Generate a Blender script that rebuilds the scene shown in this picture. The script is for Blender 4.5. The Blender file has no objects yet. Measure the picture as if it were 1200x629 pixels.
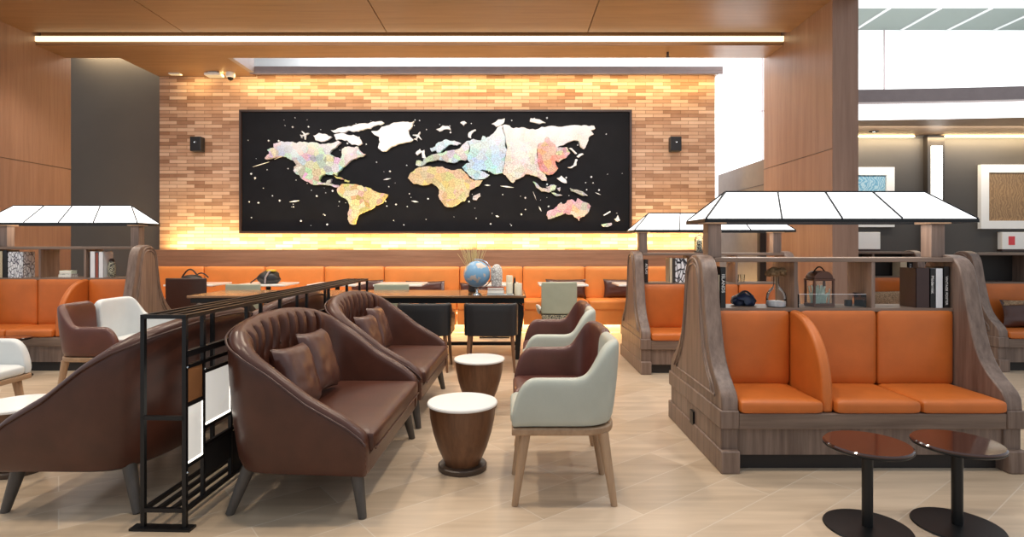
import bpy, bmesh, math, random
from mathutils import Vector, Matrix, noise
random.seed(7)
sc = bpy.context.scene
col = sc.collection
PI = math.pi
F = 680.0; HZ = 288.0; EYE = 1.4
def PX(px, Y): return (px-600)/F*Y
def PZ(py, Y): return EYE-(py-HZ)*Y/F

# ------------------------------------------------------------------ materials
M = {}
def new_mat(name):
    m = bpy.data.materials.new(name); m.use_nodes = True
    nt = m.node_tree; b = nt.nodes['Principled BSDF']
    return m, nt, b
def node(nt, t, **kw):
    n = nt.nodes.new(t)
    for k, v in kw.items(): setattr(n, k, v)
    return n
def ramp(nt, stops):
    r = node(nt, 'ShaderNodeValToRGB'); e = r.color_ramp.elements
    while len(e) < len(stops): e.new(0.5)
    for i, (p, c) in enumerate(stops):
        e[i].position = p; e[i].color = (*c, 1)
    return r
def coords(nt, scale=(1,1,1), rot=(0,0,0), kind='Object'):
    tc = node(nt, 'ShaderNodeTexCoord'); mp = node(nt, 'ShaderNodeMapping')
    mp.inputs['Scale'].default_value = scale; mp.inputs['Rotation'].default_value = rot
    nt.links.new(tc.outputs[kind], mp.inputs['Vector'])
    return mp.outputs['Vector']
def plain(name, c, rough=0.5, metal=0.0, var=0.06, scale=8, bump=0.0, bscale=200, spec=None, coat=0):
    m, nt, b = new_mat(name)
    v = coords(nt)
    n = node(nt, 'ShaderNodeTexNoise'); n.inputs['Scale'].default_value = scale; n.inputs['Detail'].default_value = 4
    nt.links.new(v, n.inputs['Vector'])
    r = ramp(nt, [(0.3, tuple(max(0, x*(1-var)) for x in c)), (0.7, tuple(min(1, x*(1+var)) for x in c))])
    nt.links.new(n.outputs['Fac'], r.inputs['Fac']); nt.links.new(r.outputs['Color'], b.inputs['Base Color'])
    b.inputs['Roughness'].default_value = rough; b.inputs['Metallic'].default_value = metal
    if spec is not None: b.inputs['Specular IOR Level'].default_value = spec
    if coat: b.inputs['Coat Weight'].default_value = coat; b.inputs['Coat Roughness'].default_value = 0.08
    if bump:
        n2 = node(nt, 'ShaderNodeTexNoise'); n2.inputs['Scale'].default_value = bscale; n2.inputs['Detail'].default_value = 3
        nt.links.new(v, n2.inputs['Vector'])
        bp = node(nt, 'ShaderNodeBump'); bp.inputs['Strength'].default_value = bump; bp.inputs['Distance'].default_value = 0.005
        nt.links.new(n2.outputs['Fac'], bp.inputs['Height']); nt.links.new(bp.outputs['Normal'], b.inputs['Normal'])
    M[name] = m; return m
def wood(name, c1, c2, grain='z', rough=0.45, fine=22, bump=0.05, coat=0):
    m, nt, b = new_mat(name)
    s = {'x': (0.06, 1, 1), 'y': (1, 0.06, 1), 'z': (1, 1, 0.06)}[grain]
    v = coords(nt, s)
    n = node(nt, 'ShaderNodeTexNoise'); n.inputs['Scale'].default_value = fine; n.inputs['Detail'].default_value = 6; n.inputs['Roughness'].default_value = 0.65
    nt.links.new(v, n.inputs['Vector'])
    n2 = node(nt, 'ShaderNodeTexNoise'); n2.inputs['Scale'].default_value = fine/7; n2.inputs['Detail'].default_value = 2
    nt.links.new(v, n2.inputs['Vector'])
    mx = node(nt, 'ShaderNodeMath', operation='MULTIPLY_ADD'); mx.inputs[1].default_value = 0.6
    nt.links.new(n.outputs['Fac'], mx.inputs[0])
    m3 = node(nt, 'ShaderNodeMath', operation='MULTIPLY'); m3.inputs[1].default_value = 0.4
    nt.links.new(n2.outputs['Fac'], m3.inputs[0]); nt.links.new(m3.outputs[0], mx.inputs[2])
    r = ramp(nt, [(0.36, c1), (0.64, c2)])
    nt.links.new(mx.outputs[0], r.inputs['Fac']); nt.links.new(r.outputs['Color'], b.inputs['Base Color'])
    b.inputs['Roughness'].default_value = rough
    if coat: b.inputs['Coat Weight'].default_value = coat; b.inputs['Coat Roughness'].default_value = 0.1
    if bump:
        bp = node(nt, 'ShaderNodeBump'); bp.inputs['Strength'].default_value = bump; bp.inputs['Distance'].default_value = 0.004
        nt.links.new(n.outputs['Fac'], bp.inputs['Height']); nt.links.new(bp.outputs['Normal'], b.inputs['Normal'])
    M[name] = m; return m
def emis(name, c, s):
    m, nt, b = new_mat(name)
    b.inputs['Base Color'].default_value = (0.9, 0.9, 0.9, 1)
    b.inputs['Emission Color'].default_value = (*c, 1); b.inputs['Emission Strength'].default_value = s
    M[name] = m; return m
def glass(name, c=(0.95, 0.97, 0.97), rough=0.02):
    # thin clear glass: mostly see-through with reflections by angle
    m, nt, b = new_mat(name)
    t = node(nt, 'ShaderNodeBsdfTransparent'); t.inputs['Color'].default_value = (*c, 1)
    g = node(nt, 'ShaderNodeBsdfGlossy'); g.inputs['Roughness'].default_value = rough
    lw = node(nt, 'ShaderNodeLayerWeight'); lw.inputs['Blend'].default_value = 0.25
    mx = node(nt, 'ShaderNodeMixShader')
    nt.links.new(lw.outputs['Fresnel'], mx.inputs[0]); nt.links.new(t.outputs[0], mx.inputs[1]); nt.links.new(g.outputs[0], mx.inputs[2])
    nt.links.new(mx.outputs[0], nt.nodes['Material Output'].inputs['Surface'])
    M[name] = m; return m

wood('ceiling_wood', (0.21, 0.108, 0.05), (0.31, 0.17, 0.085), 'x', 0.42, 14)
wood('column_wood', (0.25, 0.135, 0.088), (0.35, 0.205, 0.14), 'z', 0.42, 16)
wood('walnut', (0.105, 0.066, 0.050), (0.27, 0.19, 0.15), 'z', 0.42, 26)
wood('walnut_flat', (0.125, 0.080, 0.058), (0.27, 0.19, 0.145), 'x', 0.42, 22)
wood('wainscot_wood', (0.22, 0.11, 0.06), (0.36, 0.20, 0.12), 'x', 0.45, 20)
wood('drum_wood', (0.08, 0.032, 0.014), (0.19, 0.085, 0.04), 'z', 0.35, 24)
wood('oak', (0.30, 0.18, 0.10), (0.47, 0.31, 0.19), 'z', 0.45, 24)
wood('oak_flat', (0.30, 0.18, 0.10), (0.47, 0.31, 0.19), 'x', 0.45, 24)
wood('chair_leg_wood', (0.13, 0.06, 0.03), (0.24, 0.12, 0.06), 'z', 0.4, 24)
wood('table_wood', (0.13, 0.062, 0.026), (0.25, 0.13, 0.06), 'x', 0.25, 16, coat=0.3)
wood('grey_leg', (0.045, 0.038, 0.032), (0.09, 0.075, 0.065), 'z', 0.45, 24)
plain('orange_leather', (0.56, 0.145, 0.024), 0.42, var=0.10, scale=5, bump=0.12, bscale=160)
plain('banquette_leather', (0.78, 0.27, 0.06), 0.45, var=0.05, scale=5, bump=0.1, bscale=120)
plain('brown_leather', (0.068, 0.022, 0.013), 0.34, var=0.16, scale=7, bump=0.10, bscale=140, spec=0.45)
plain('brown_piping', (0.055, 0.02, 0.014), 0.38)
plain('brown_pillow', (0.070, 0.023, 0.015), 0.33, var=0.05, bump=0.05, bscale=22, spec=0.6)
plain('choc_leather', (0.095, 0.028, 0.020), 0.33, var=0.14, scale=9, bump=0.12, bscale=120, spec=0.6)
plain('sage_leather', (0.44, 0.46, 0.40), 0.42, var=0.04, bump=0.1, bscale=140)
plain('white_leather', (0.62, 0.65, 0.66), 0.40, var=0.03, bump=0.1, bscale=140)
plain('sage_cloth', (0.37, 0.40, 0.31), 0.75, var=0.05, bump=0.2, bscale=300)
plain('black_leather', (0.014, 0.014, 0.016), 0.42, bump=0.1)
plain('dark_brown', (0.035, 0.016, 0.012), 0.45)
plain('black_metal', (0.008, 0.008, 0.009), 0.38, 0.3)
plain('black_gap', (0.01, 0.008, 0.007), 0.8)
plain('brown_gloss', (0.045, 0.018, 0.014), 0.08, coat=0.3)
plain('marble', (0.86, 0.85, 0.83), 0.18, var=0.03, scale=4)
plain('white_plastic', (0.82, 0.82, 0.80), 0.4, var=0.01)
plain('white_paint', (0.90, 0.92, 0.92), 0.6, var=0.01)
plain('grey_wall', (0.12, 0.098, 0.080), 0.7, var=0.05, scale=2)
plain('drum_base', (0.07, 0.045, 0.032), 0.4)
plain('dark_wall', (0.055, 0.048, 0.042), 0.5, var=0.06, scale=2)
plain('soffit_brown', (0.30, 0.20, 0.13), 0.5)
plain('ledge_grey', (0.33, 0.27, 0.27), 0.5)
plain('partition_grey', (0.17, 0.135, 0.12), 0.55)
plain('board_black', (0.007, 0.007, 0.009), 0.6, var=0.2, scale=3, spec=0.15)
plain('speck_white', (0.85, 0.85, 0.85), 0.6)
plain('book_black', (0.012, 0.011, 0.012), 0.4)
plain('book_brown', (0.045, 0.022, 0.02), 0.45)
plain('book_white', (0.78, 0.80, 0.84), 0.5)
plain('book_cream', (0.62, 0.52, 0.36), 0.55)
plain('page_white', (0.80, 0.77, 0.70), 0.7)
plain('book_red', (0.28, 0.07, 0.05), 0.5)
plain('candle_wax', (0.80, 0.74, 0.58), 0.5)
plain('straw', (0.62, 0.54, 0.28), 0.8)
plain('dry_flower', (0.20, 0.12, 0.055), 0.9, var=0.3, scale=40)
plain('white_sand', (0.86, 0.86, 0.90), 0.8, bump=0.3)
plain('chrome', (0.6, 0.65, 0.7), 0.12, 1.0)
plain('lantern_wood', (0.13, 0.05, 0.028), 0.4)
plain('paper_green', (0.74, 0.84, 0.72), 0.7, var=0.12, scale=30)
plain('navy_cloth', (0.02, 0.03, 0.07), 0.35, var=0.6, scale=30)
plain('yellow_cloth', (0.75, 0.5, 0.05), 0.6)
plain('red_print', (0.65, 0.05, 0.06), 0.5)
plain('gold_metal', (0.55, 0.38, 0.16), 0.3, 0.8)
plain('kick_black', (0.02, 0.015, 0.013), 0.6)
plain('fur', (0.30, 0.20, 0.12), 0.95, var=0.5, scale=60, bump=1.0, bscale=90)
plain('plaid', (0.20, 0.17, 0.18), 0.8, var=0.5, scale=30)
glass('clear_glass')
emis('canopy_light', (0.97, 0.98, 1.0), 1.15)
emis('cove_light', (1.0, 0.72, 0.26), 9.0)
emis('soffit_cove_light', (1.0, 0.80, 0.44), 1.7)
emis('warm_strip', (1.0, 0.74, 0.36), 9.0)
emis('white_band', (1.0, 1.0, 1.0), 1.6)
emis('strip_white', (1.0, 0.98, 0.92), 3.0)
emis('glow_panel_edge', (1.0, 0.92, 0.78), 3.0)
emis('downlight_glow', (1.0, 0.9, 0.7), 8.0)

def mat_floor():
    m, nt, b = new_mat('floor_planks')
    v = coords(nt, (1, 1, 1), (0, 0, math.radians(-38)))
    br = node(nt, 'ShaderNodeTexBrick'); br.offset = 0.37; br.offset_frequency = 2
    br.inputs['Color1'].default_value = (0, 0, 0, 1); br.inputs['Color2'].default_value = (1, 1, 1, 1)
    br.inputs['Mortar'].default_value = (0.35, 0.35, 0.35, 1)
    br.inputs['Scale'].default_value = 1; br.inputs['Mortar Size'].default_value = 0.003
    br.inputs['Brick Width'].default_value = 1.2; br.inputs['Row Height'].default_value = 0.28
    nt.links.new(v, br.inputs['Vector'])
    r = ramp(nt, [(0.0, (0.50, 0.385, 0.27)), (0.5, (0.565, 0.445, 0.325)), (1.0, (0.63, 0.51, 0.385))])
    nt.links.new(br.outputs['Color'], r.inputs['Fac'])
    v2 = coords(nt, (0.35, 4, 1), (0, 0, math.radians(-38)))
    n = node(nt, 'ShaderNodeTexNoise'); n.inputs['Scale'].default_value = 4; n.inputs['Detail'].default_value = 6
    nt.links.new(v2, n.inputs['Vector'])
    r2 = ramp(nt, [(0.3, (0.84, 0.82, 0.80)), (0.7, (1.08, 1.08, 1.08))])
    nt.links.new(n.outputs['Fac'], r2.inputs['Fac'])
    mx = node(nt, 'ShaderNodeMix', data_type='RGBA', blend_type='MULTIPLY'); mx.inputs[0].default_value = 1
    nt.links.new(r.outputs['Color'], mx.inputs[6]); nt.links.new(r2.outputs['Color'], mx.inputs[7])
    m2 = node(nt, 'ShaderNodeMix', data_type='RGBA', blend_type='MIX')
    nt.links.new(br.outputs['Fac'], m2.inputs[0]); nt.links.new(mx.outputs[2], m2.inputs[6]); m2.inputs[7].default_value = (0.62, 0.53, 0.43, 1)
    nt.links.new(m2.outputs[2], b.inputs['Base Color'])
    b.inputs['Roughness'].default_value = 0.30
    M['floor'] = m
mat_floor()
def mat_brick():
    m, nt, b = new_mat('brick')
    tc = node(nt, 'ShaderNodeTexCoord'); sp = node(nt, 'ShaderNodeSeparateXYZ'); cb = node(nt, 'ShaderNodeCombineXYZ')
    nt.links.new(tc.outputs['Object'], sp.inputs[0]); nt.links.new(sp.outputs['X'], cb.inputs['X']); nt.links.new(sp.outputs['Z'], cb.inputs['Y'])
    def bt(w, off, ms):
        br = node(nt, 'ShaderNodeTexBrick'); br.offset = off; br.offset_frequency = 2
        br.inputs['Color1'].default_value = (0, 0, 0, 1); br.inputs['Color2'].default_value = (1, 1, 1, 1); br.inputs['Mortar'].default_value = (0.3, 0.3, 0.3, 1)
        br.inputs['Scale'].default_value = 1; br.inputs['Mortar Size'].default_value = ms; br.inputs['Mortar Smooth'].default_value = 0.2
        br.inputs['Brick Width'].default_value = w; br.inputs['Row Height'].default_value = 0.062
        nt.links.new(cb.outputs[0], br.inputs['Vector']); return br
    br = bt(0.31, 0.43, 0.003)
    n = node(nt, 'ShaderNodeTexNoise'); n.inputs['Scale'].default_value = 5; n.inputs['Detail'].default_value = 5
    nt.links.new(tc.outputs['Object'], n.inputs['Vector'])
    ad = node(nt, 'ShaderNodeMath', operation='MULTIPLY_ADD'); ad.inputs[1].default_value = 0.3
    nt.links.new(n.outputs['Fac'], ad.inputs[0])
    ml = node(nt, 'ShaderNodeMath', operation='MULTIPLY_ADD'); ml.inputs[1].default_value = 0.8; ml.inputs[2].default_value = -0.05
    nt.links.new(br.outputs['Color'], ml.inputs[0]); nt.links.new(ml.outputs[0], ad.inputs[2])
    r = ramp(nt, [(0.08, (0.30, 0.15, 0.085)), (0.35, (0.47, 0.27, 0.17)), (0.65, (0.60, 0.38, 0.255)), (0.95, (0.72, 0.50, 0.36))])
    nt.links.new(ad.outputs[0], r.inputs['Fac'])
    m2 = node(nt, 'ShaderNodeMix', data_type='RGBA')
    nt.links.new(br.outputs['Fac'], m2.inputs[0]); nt.links.new(r.outputs['Color'], m2.inputs[6]); m2.inputs[7].default_value = (0.22, 0.12, 0.07, 1)
    nt.links.new(m2.outputs[2], b.inputs['Base Color']); b.inputs['Roughness'].default_value = 0.8
    bp = node(nt, 'ShaderNodeBump'); bp.inputs['Strength'].default_value = 0.8; bp.inputs['Distance'].default_value = 0.03
    sb = node(nt, 'ShaderNodeMath', operation='SUBTRACT'); nt.links.new(ad.outputs[0], sb.inputs[0]); nt.links.new(br.outputs['Fac'], sb.inputs[1])
    nt.links.new(sb.outputs[0], bp.inputs['Height']); nt.links.new(bp.outputs['Normal'], b.inputs['Normal'])
    M['brick'] = m
mat_brick()
def mat_map(name, tint, z_white=9.0, sat=0.65, mixt=0.55, zw=0.35):
    # collage paper: voronoi patches of pastel print, bleaching to plain white paper toward the top of the map
    m, nt, b = new_mat(name)
    v = coords(nt, kind='Generated') if False else coords(nt)
    vo = node(nt, 'ShaderNodeTexVoronoi'); vo.inputs['Scale'].default_value = 9; nt.links.new(v, vo.inputs['Vector'])
    hs = node(nt, 'ShaderNodeHueSaturation'); hs.inputs['Saturation'].default_value = sat; hs.inputs['Value'].default_value = 1.0
    nt.links.new(vo.outputs['Color'], hs.inputs['Color'])
    m1 = node(nt, 'ShaderNodeMix', data_type='RGBA'); m1.inputs[0].default_value = mixt
    nt.links.new(hs.outputs['Color'], m1.inputs[6]); m1.inputs[7].default_value = (*tint, 1)
    v2 = node(nt, 'ShaderNodeTexVoronoi', feature='DISTANCE_TO_EDGE'); v2.inputs['Scale'].default_value = 26; nt.links.new(v, v2.inputs['Vector'])
    r = ramp(nt, [(0.02, (0.45, 0.40, 0.38)), (0.09, (1, 1, 1))]); nt.links.new(v2.outputs['Distance'], r.inputs['Fac'])
    m2 = node(nt, 'ShaderNodeMix', data_type='RGBA', blend_type='MULTIPLY'); m2.inputs[0].default_value = 0.75
    nt.links.new(m1.outputs[2], m2.inputs[6]); nt.links.new(r.outputs['Color'], m2.inputs[7])
    sp = node(nt, 'ShaderNodeSeparateXYZ'); nt.links.new(v, sp.inputs[0])
    n = node(nt, 'ShaderNodeTexNoise'); n.inputs['Scale'].default_value = 3; nt.links.new(v, n.inputs['Vector'])
    a = node(nt, 'ShaderNodeMath', operation='MULTIPLY_ADD'); a.inputs[1].default_value = 0.8; nt.links.new(n.outputs['Fac'], a.inputs[0]); nt.links.new(sp.outputs['Z'], a.inputs[2])
    mr = node(nt, 'ShaderNodeMapRange'); mr.inputs['From Min'].default_value = z_white+0.4-zw; mr.inputs['From Max'].default_value = z_white+0.4+zw
    nt.links.new(a.outputs[0], mr.inputs['Value'])
    m3 = node(nt, 'ShaderNodeMix', data_type='RGBA'); nt.links.new(mr.outputs['Result'], m3.inputs[0])
    nt.links.new(m2.outputs[2], m3.inputs[6]); m3.inputs[7].default_value = (0.90, 0.90, 0.90, 1)
    nt.links.new(m3.outputs[2], b.inputs['Base Color']); b.inputs['Roughness'].default_value = 0.6
    M[name] = m
mat_map('map_na', (0.66, 0.62, 0.56), 3.14, mixt=0.5, sat=0.8)
mat_map('map_sa', (0.90, 0.62, 0.12))
mat_map('map_africa', (0.72, 0.52, 0.18), mixt=0.72)
mat_map('map_europe', (0.62, 0.70, 0.62), 3.35)
mat_map('map_asia_west', (0.45, 0.75, 0.88), 3.28, mixt=0.7)
mat_map('map_asia', (0.82, 0.72, 0.60), 3.16, mixt=0.7, sat=0.6)
mat_map('map_china', (0.88, 0.30, 0.16), 3.30, mixt=0.7)
mat_map('map_white', (0.9, 0.9, 0.9), 0.0)
mat_map('map_aus', (0.80, 0.42, 0.24), mixt=0.5)
def mat_pattern(name, base, line, scale, lo=0.03, hi=0.08, rough=0.5, stretch=(1,1,1), dist=0):
    m, nt, b = new_mat(name)
    v = coords(nt, stretch)
    w = node(nt, 'ShaderNodeTexVoronoi', feature='DISTANCE_TO_EDGE'); w.inputs['Scale'].default_value = scale
    nt.links.new(v, w.inputs['Vector'])
    r = ramp(nt, [(lo, line), (hi, base)]); nt.links.new(w.outputs['Distance'], r.inputs['Fac'])
    nt.links.new(r.outputs['Color'], b.inputs['Base Color']); b.inputs['Roughness'].default_value = rough
    M[name] = m
mat_pattern('branch_print', (0.80, 0.82, 0.86), (0.06, 0.06, 0.10), 26, 0.03, 0.10, stretch=(1.6, 1, 0.6))
mat_pattern('zebra_print', (0.80, 0.82, 0.86), (0.02, 0.02, 0.03), 16, 0.06, 0.10, stretch=(1.5, 1, 0.7))
mat_pattern('marbled', (0.75, 0.75, 0.73), (0.30, 0.28, 0.27), 30, 0.01, 0.12)
mat_pattern('weave', (0.62, 0.60, 0.45), (0.02, 0.02, 0.02), 60, 0.08, 0.2)
def mat_wave(name, c1, c2, scale, dist=6):
    m, nt, b = new_mat(name)
    v = coords(nt)
    w = node(nt, 'ShaderNodeTexWave'); w.inputs['Scale'].default_value = scale; w.inputs['Distortion'].default_value = dist; w.inputs['Detail'].default_value = 3
    nt.links.new(v, w.inputs['Vector'])
    r = ramp(nt, [(0.2, c1), (0.8, c2)]); nt.links.new(w.outputs['Fac'], r.inputs['Fac'])
    nt.links.new(r.outputs['Color'], b.inputs['Base Color']); b.inputs['Roughness'].default_value = 0.6
    M[name] = m
mat_wave('blue_art', (0.14, 0.38, 0.55), (0.42, 0.62, 0.70), 6, 22)
mat_wave('brown_art', (0.23, 0.135, 0.065), (0.33, 0.205, 0.10), 7, 14)
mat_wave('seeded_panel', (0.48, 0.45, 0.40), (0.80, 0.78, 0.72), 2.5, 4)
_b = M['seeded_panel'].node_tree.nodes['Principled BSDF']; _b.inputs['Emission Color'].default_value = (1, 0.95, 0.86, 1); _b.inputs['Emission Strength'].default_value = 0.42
def mat_grille():
    m, nt, b = new_mat('grille')
    v = coords(nt)
    w = node(nt, 'ShaderNodeTexWave'); w.inputs['Scale'].default_value = 9; w.bands_direction = 'Y'
    nt.links.new(v, w.inputs['Vector'])
    r = ramp(nt, [(0.3, (0.20, 0.25, 0.225)), (0.7, (0.34, 0.39, 0.36))]); nt.links.new(w.outputs['Fac'], r.inputs['Fac'])
    nt.links.new(r.outputs['Color'], b.inputs['Base Color']); b.inputs['Roughness'].default_value = 0.6
    M['grille'] = m
mat_grille()
def mat_globe():
    m, nt, b = new_mat('globe_print')
    v = coords(nt)
    n = node(nt, 'ShaderNodeTexNoise'); n.inputs['Scale'].default_value = 9; n.inputs['Detail'].default_value = 5; nt.links.new(v, n.inputs['Vector'])
    r = ramp(nt, [(0.0, (0.22, 0.44, 0.68)), (0.56, (0.30, 0.52, 0.74)), (0.57, (0.62, 0.55, 0.50)), (0.75, (0.75, 0.70, 0.62))]); r.color_ramp.interpolation = 'CONSTANT'
    nt.links.new(n.outputs['Fac'], r.inputs['Fac']); nt.links.new(r.outputs['Color'], b.inputs['Base Color']); b.inputs['Roughness'].default_value = 0.25
    M['globe_print'] = m
mat_globe()
plain('brown_panel', (0.30, 0.13, 0.05), 0.35)

# ------------------------------------------------------------------ mesh helpers
def obj(name, bm, mat, parent=None, smooth=True, bevel=0, seg=2, subsurf=0, loc=None, rot=None):
    me = bpy.data.meshes.new(name)
    bmesh.ops.recalc_face_normals(bm, faces=bm.faces)
    bm.to_mesh(me); bm.free()
    if isinstance(mat, str): mat = M[mat]
    me.materials.append(mat)
    if smooth:
        for p in me.polygons: p.use_smooth = True
        me.set_sharp_from_angle(angle=math.radians(40))
    o = bpy.data.objects.new(name, me); col.objects.link(o)
    if parent: o.parent = parent
    if loc: o.location = loc
    if rot: o.rotation_euler = rot
    if bevel:
        md = o.modifiers.new('bevel', 'BEVEL'); md.width = bevel; md.segments = seg; md.limit_method = 'ANGLE'; md.angle_limit = math.radians(40)
    if subsurf:
        md = o.modifiers.new('sub', 'SUBSURF'); md.levels = subsurf; md.render_levels = subsurf
    return o
def thing(name, label, cat, loc=(0,0,0), rz=0, group=None):
    o = bpy.data.objects.new(name, None); col.objects.link(o); o.empty_display_size = 0.1
    o.location = loc; o.rotation_euler = (0, 0, rz); o['label'] = label; o['category'] = cat
    if group: o['group'] = group
    return o
def tag(o, label, cat, group=None, kind=None):
    o['label'] = label; o['category'] = cat
    if group: o['group'] = group
    if kind: o['kind'] = kind
    return o
def struct(name, bm, mat, **kw):
    o = obj(name, bm, mat, **kw); o['kind'] = 'structure'; return o
def copy_tree(o, parent=None):
    c = o.copy(); col.objects.link(c); c.parent = parent
    for ch in list(o.children): copy_tree(ch, c)
    return c
def place(o, loc, rz, label):
    o.location = loc; o.rotation_euler = (0, 0, rz); o['label'] = label; return o
def B(): return bmesh.new()
def box(bm, x0, x1, y0, y1, z0, z1):
    v = [bm.verts.new(p) for p in ((x0,y0,z0),(x1,y0,z0),(x1,y1,z0),(x0,y1,z0),(x0,y0,z1),(x1,y0,z1),(x1,y1,z1),(x0,y1,z1))]
    for f in ((0,3,2,1),(4,5,6,7),(0,1,5,4),(1,2,6,5),(2,3,7,6),(3,0,4,7)): bm.faces.new([v[i] for i in f])
    return bm
def bx(*a): return box(B(), *a)
def prism(bm, pts, axis, a0, a1):
    """extrude a 2-D outline along an axis: 'x' (pts are y,z), 'y' (x,z), 'z' (x,y)"""
    def P(p, a):
        return {'x': (a, p[0], p[1]), 'y': (p[0], a, p[1]), 'z': (p[0], p[1], a)}[axis]
    v0 = [bm.verts.new(P(p, a0)) for p in pts]; v1 = [bm.verts.new(P(p, a1)) for p in pts]
    n = len(pts)
    bm.faces.new(v0); bm.faces.new(v1[::-1])
    for i in range(n): bm.faces.new((v0[i], v0[(i+1) % n], v1[(i+1) % n], v1[i]))
    return bm
def lathe(bm, prof, n=40, c=(0,0,0), sx=1, sy=1):
    rings = []
    for r, z in prof:
        rings.append([bm.verts.new((c[0]+sx*r*math.cos(2*PI*i/n), c[1]+sy*r*math.sin(2*PI*i/n), c[2]+z)) for i in range(n)])
    for a, b in zip(rings, rings[1:]):
        for i in range(n): bm.faces.new((a[i], a[(i+1) % n], b[(i+1) % n], b[i]))
    bm.faces.new(rings[0][::-1]); bm.faces.new(rings[-1])
    return bm
def rod(bm, p0, p1, r0, r1=None, n=10):
    r1 = r0 if r1 is None else r1
    p0, p1 = Vector(p0), Vector(p1); d = (p1-p0).normalized()
    u = d.orthogonal().normalized(); w = d.cross(u)
    a = [bm.verts.new(p0+r0*(u*math.cos(2*PI*i/n)+w*math.sin(2*PI*i/n))) for i in range(n)]
    b = [bm.verts.new(p1+r1*(u*math.cos(2*PI*i/n)+w*math.sin(2*PI*i/n))) for i in range(n)]
    for i in range(n): bm.faces.new((a[i], a[(i+1) % n], b[(i+1) % n], b[i]))
    bm.faces.new(a[::-1]); bm.faces.new(b)
    return bm
def bar(bm, p0, p1, w, h=None, up=(0,0,1)):
    """square bar between two points"""
    h = w if h is None else h
    p0, p1 = Vector(p0), Vector(p1); d = (p1-p0).normalized(); up = Vector(up)
    if abs(d.dot(up)) > 0.95: up = Vector((1,0,0))
    s = d.cross(up).normalized(); t = s.cross(d)
    a = [bm.verts.new(p0+s*x*w/2+t*y*h/2) for x, y in ((-1,-1),(1,-1),(1,1),(-1,1))]
    b = [bm.verts.new(p1+s*x*w/2+t*y*h/2) for x, y in ((-1,-1),(1,-1),(1,1),(-1,1))]
    for i in range(4): bm.faces.new((a[i], a[(i+1) % 4], b[(i+1) % 4], b[i]))
    bm.faces.new(a[::-1]); bm.faces.new(b)
    return bm
def tube(bm, pts, r, n=8, closed=False):
    pts = [Vector(p) for p in pts]; rings = []
    N = len(pts); prev = None
    for i, p in enumerate(pts):
        if closed: d = pts[(i+1) % N]-pts[i-1]
        else: d = pts[min(i+1, N-1)]-pts[max(i-1, 0)]
        d.normalize()
        u = d.orthogonal().normalized() if prev is None else (prev-d*prev.dot(d)).normalized()
        prev = u; w = d.cross(u)
        rings.append([bm.verts.new(p+r*(u*math.cos(2*PI*k/n)+w*math.sin(2*PI*k/n))) for k in range(n)])
    pairs = list(zip(rings, rings[1:])) + ([(rings[-1], rings[0])] if closed else [])
    for a, b in pairs:
        for k in range(n): bm.faces.new((a[k], a[(k+1) % n], b[(k+1) % n], b[k]))
    if not closed: bm.faces.new(rings[0][::-1]); bm.faces.new(rings[-1])
    return bm
def lerp(a, b, t): return a+(b-a)*t
def interp(tab, x):
    if x <= tab[0][0]: return tab[0][1]
    for (x0, y0), (x1, y1) in zip(tab, tab[1:]):
        if x <= x1:
            t = (x-x0)/(x1-x0); return y0+(y1-y0)*t
    return tab[-1][1]
def sstep(a, b, x):
    t = max(0, min(1, (x-a)/(b-a))); return t*t*(3-2*t)

def upath(w, d, ry, n_side=14, n_arc=30, e=2.4, taper=0.0):
    """U-shaped plan outline: front-left (-x,-y) round the back (+y) to front-right. returns points and outward normals"""
    pts = []
    yb = d/2-ry
    for i in range(n_side):
        t = i/n_side; pts.append((-w/2+taper*(1-t), lerp(-d/2, yb, t)))
    for i in range(n_arc+1):
        a = PI-PI*i/n_arc
        c, s = math.cos(a), math.sin(a)
        x = math.copysign(abs(c)**(2/e), c)*w/2; y = yb+abs(s)**(2/e)*ry
        pts.append((x, y))
    for i in range(1, n_side+1):
        t = i/n_side; pts.append((w/2-taper*t, lerp(yb, -d/2, t)))
    N = len(pts); out = []
    for i, p in enumerate(pts):
        a = pts[max(i-1, 0)]; b = pts[min(i+1, N-1)]
        tx, ty = b[0]-a[0], b[1]-a[1]; L = math.hypot(tx, ty) or 1
        out.append((p[0], p[1], -ty/L, tx/L))
    return out
def ushell(path, top, zb, thick, lean, fold=None, round_top=0.5, bulge=0.0, bottom_in=0.0, inner_n=5):
    """closed thick shell standing on a U path; top(x,y,i)->height"""
    bm = B(); rings = []
    for i, (x, y, nx, ny) in enumerate(path):
        zt = top(x, y, i)
        H = max(zt-zb, 0.012)
        th = thick(x, y, i) if callable(thick) else thick
        ln = lean(x, y, i) if callable(lean) else lean
        r = min(th/2, H*0.45)*1.0
        prof = []
        for t in (0, 0.2, 0.4, 0.6, 0.8, 1.0):      # outer side upward
            z = zb+(H-r)*t; o = ln*((z-zb)/0.6)+bulge*math.sin(PI*t)-bottom_in*(1-t)
            prof.append((o, z))
        oc = ln*((zt-r-zb)/0.6)
        for k in range(1, 6):                        # rounded rim
            a = PI*k/6
            prof.append((oc-th/2+th/2*math.cos(a), zt-r+r*math.sin(a)))
        for t in [1-k/inner_n for k in range(inner_n+1)]:
            z = zb+(H-r)*t; o = ln*((z-zb)/0.6)-th
            if fold: o += fold(x, y, i, z, zt)
            prof.append((o, z))
        rings.append([bm.verts.new((x+nx*o, y+ny*o, z)) for o, z in prof])
    for a, b in zip(rings, rings[1:]):
        n = len(a)
        for k in range(n): bm.faces.new((a[k], a[(k+1) % n], b[(k+1) % n], b[k]))
    bm.faces.new(rings[0][::-1]); bm.faces.new(rings[-1])
    return bm
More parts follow.
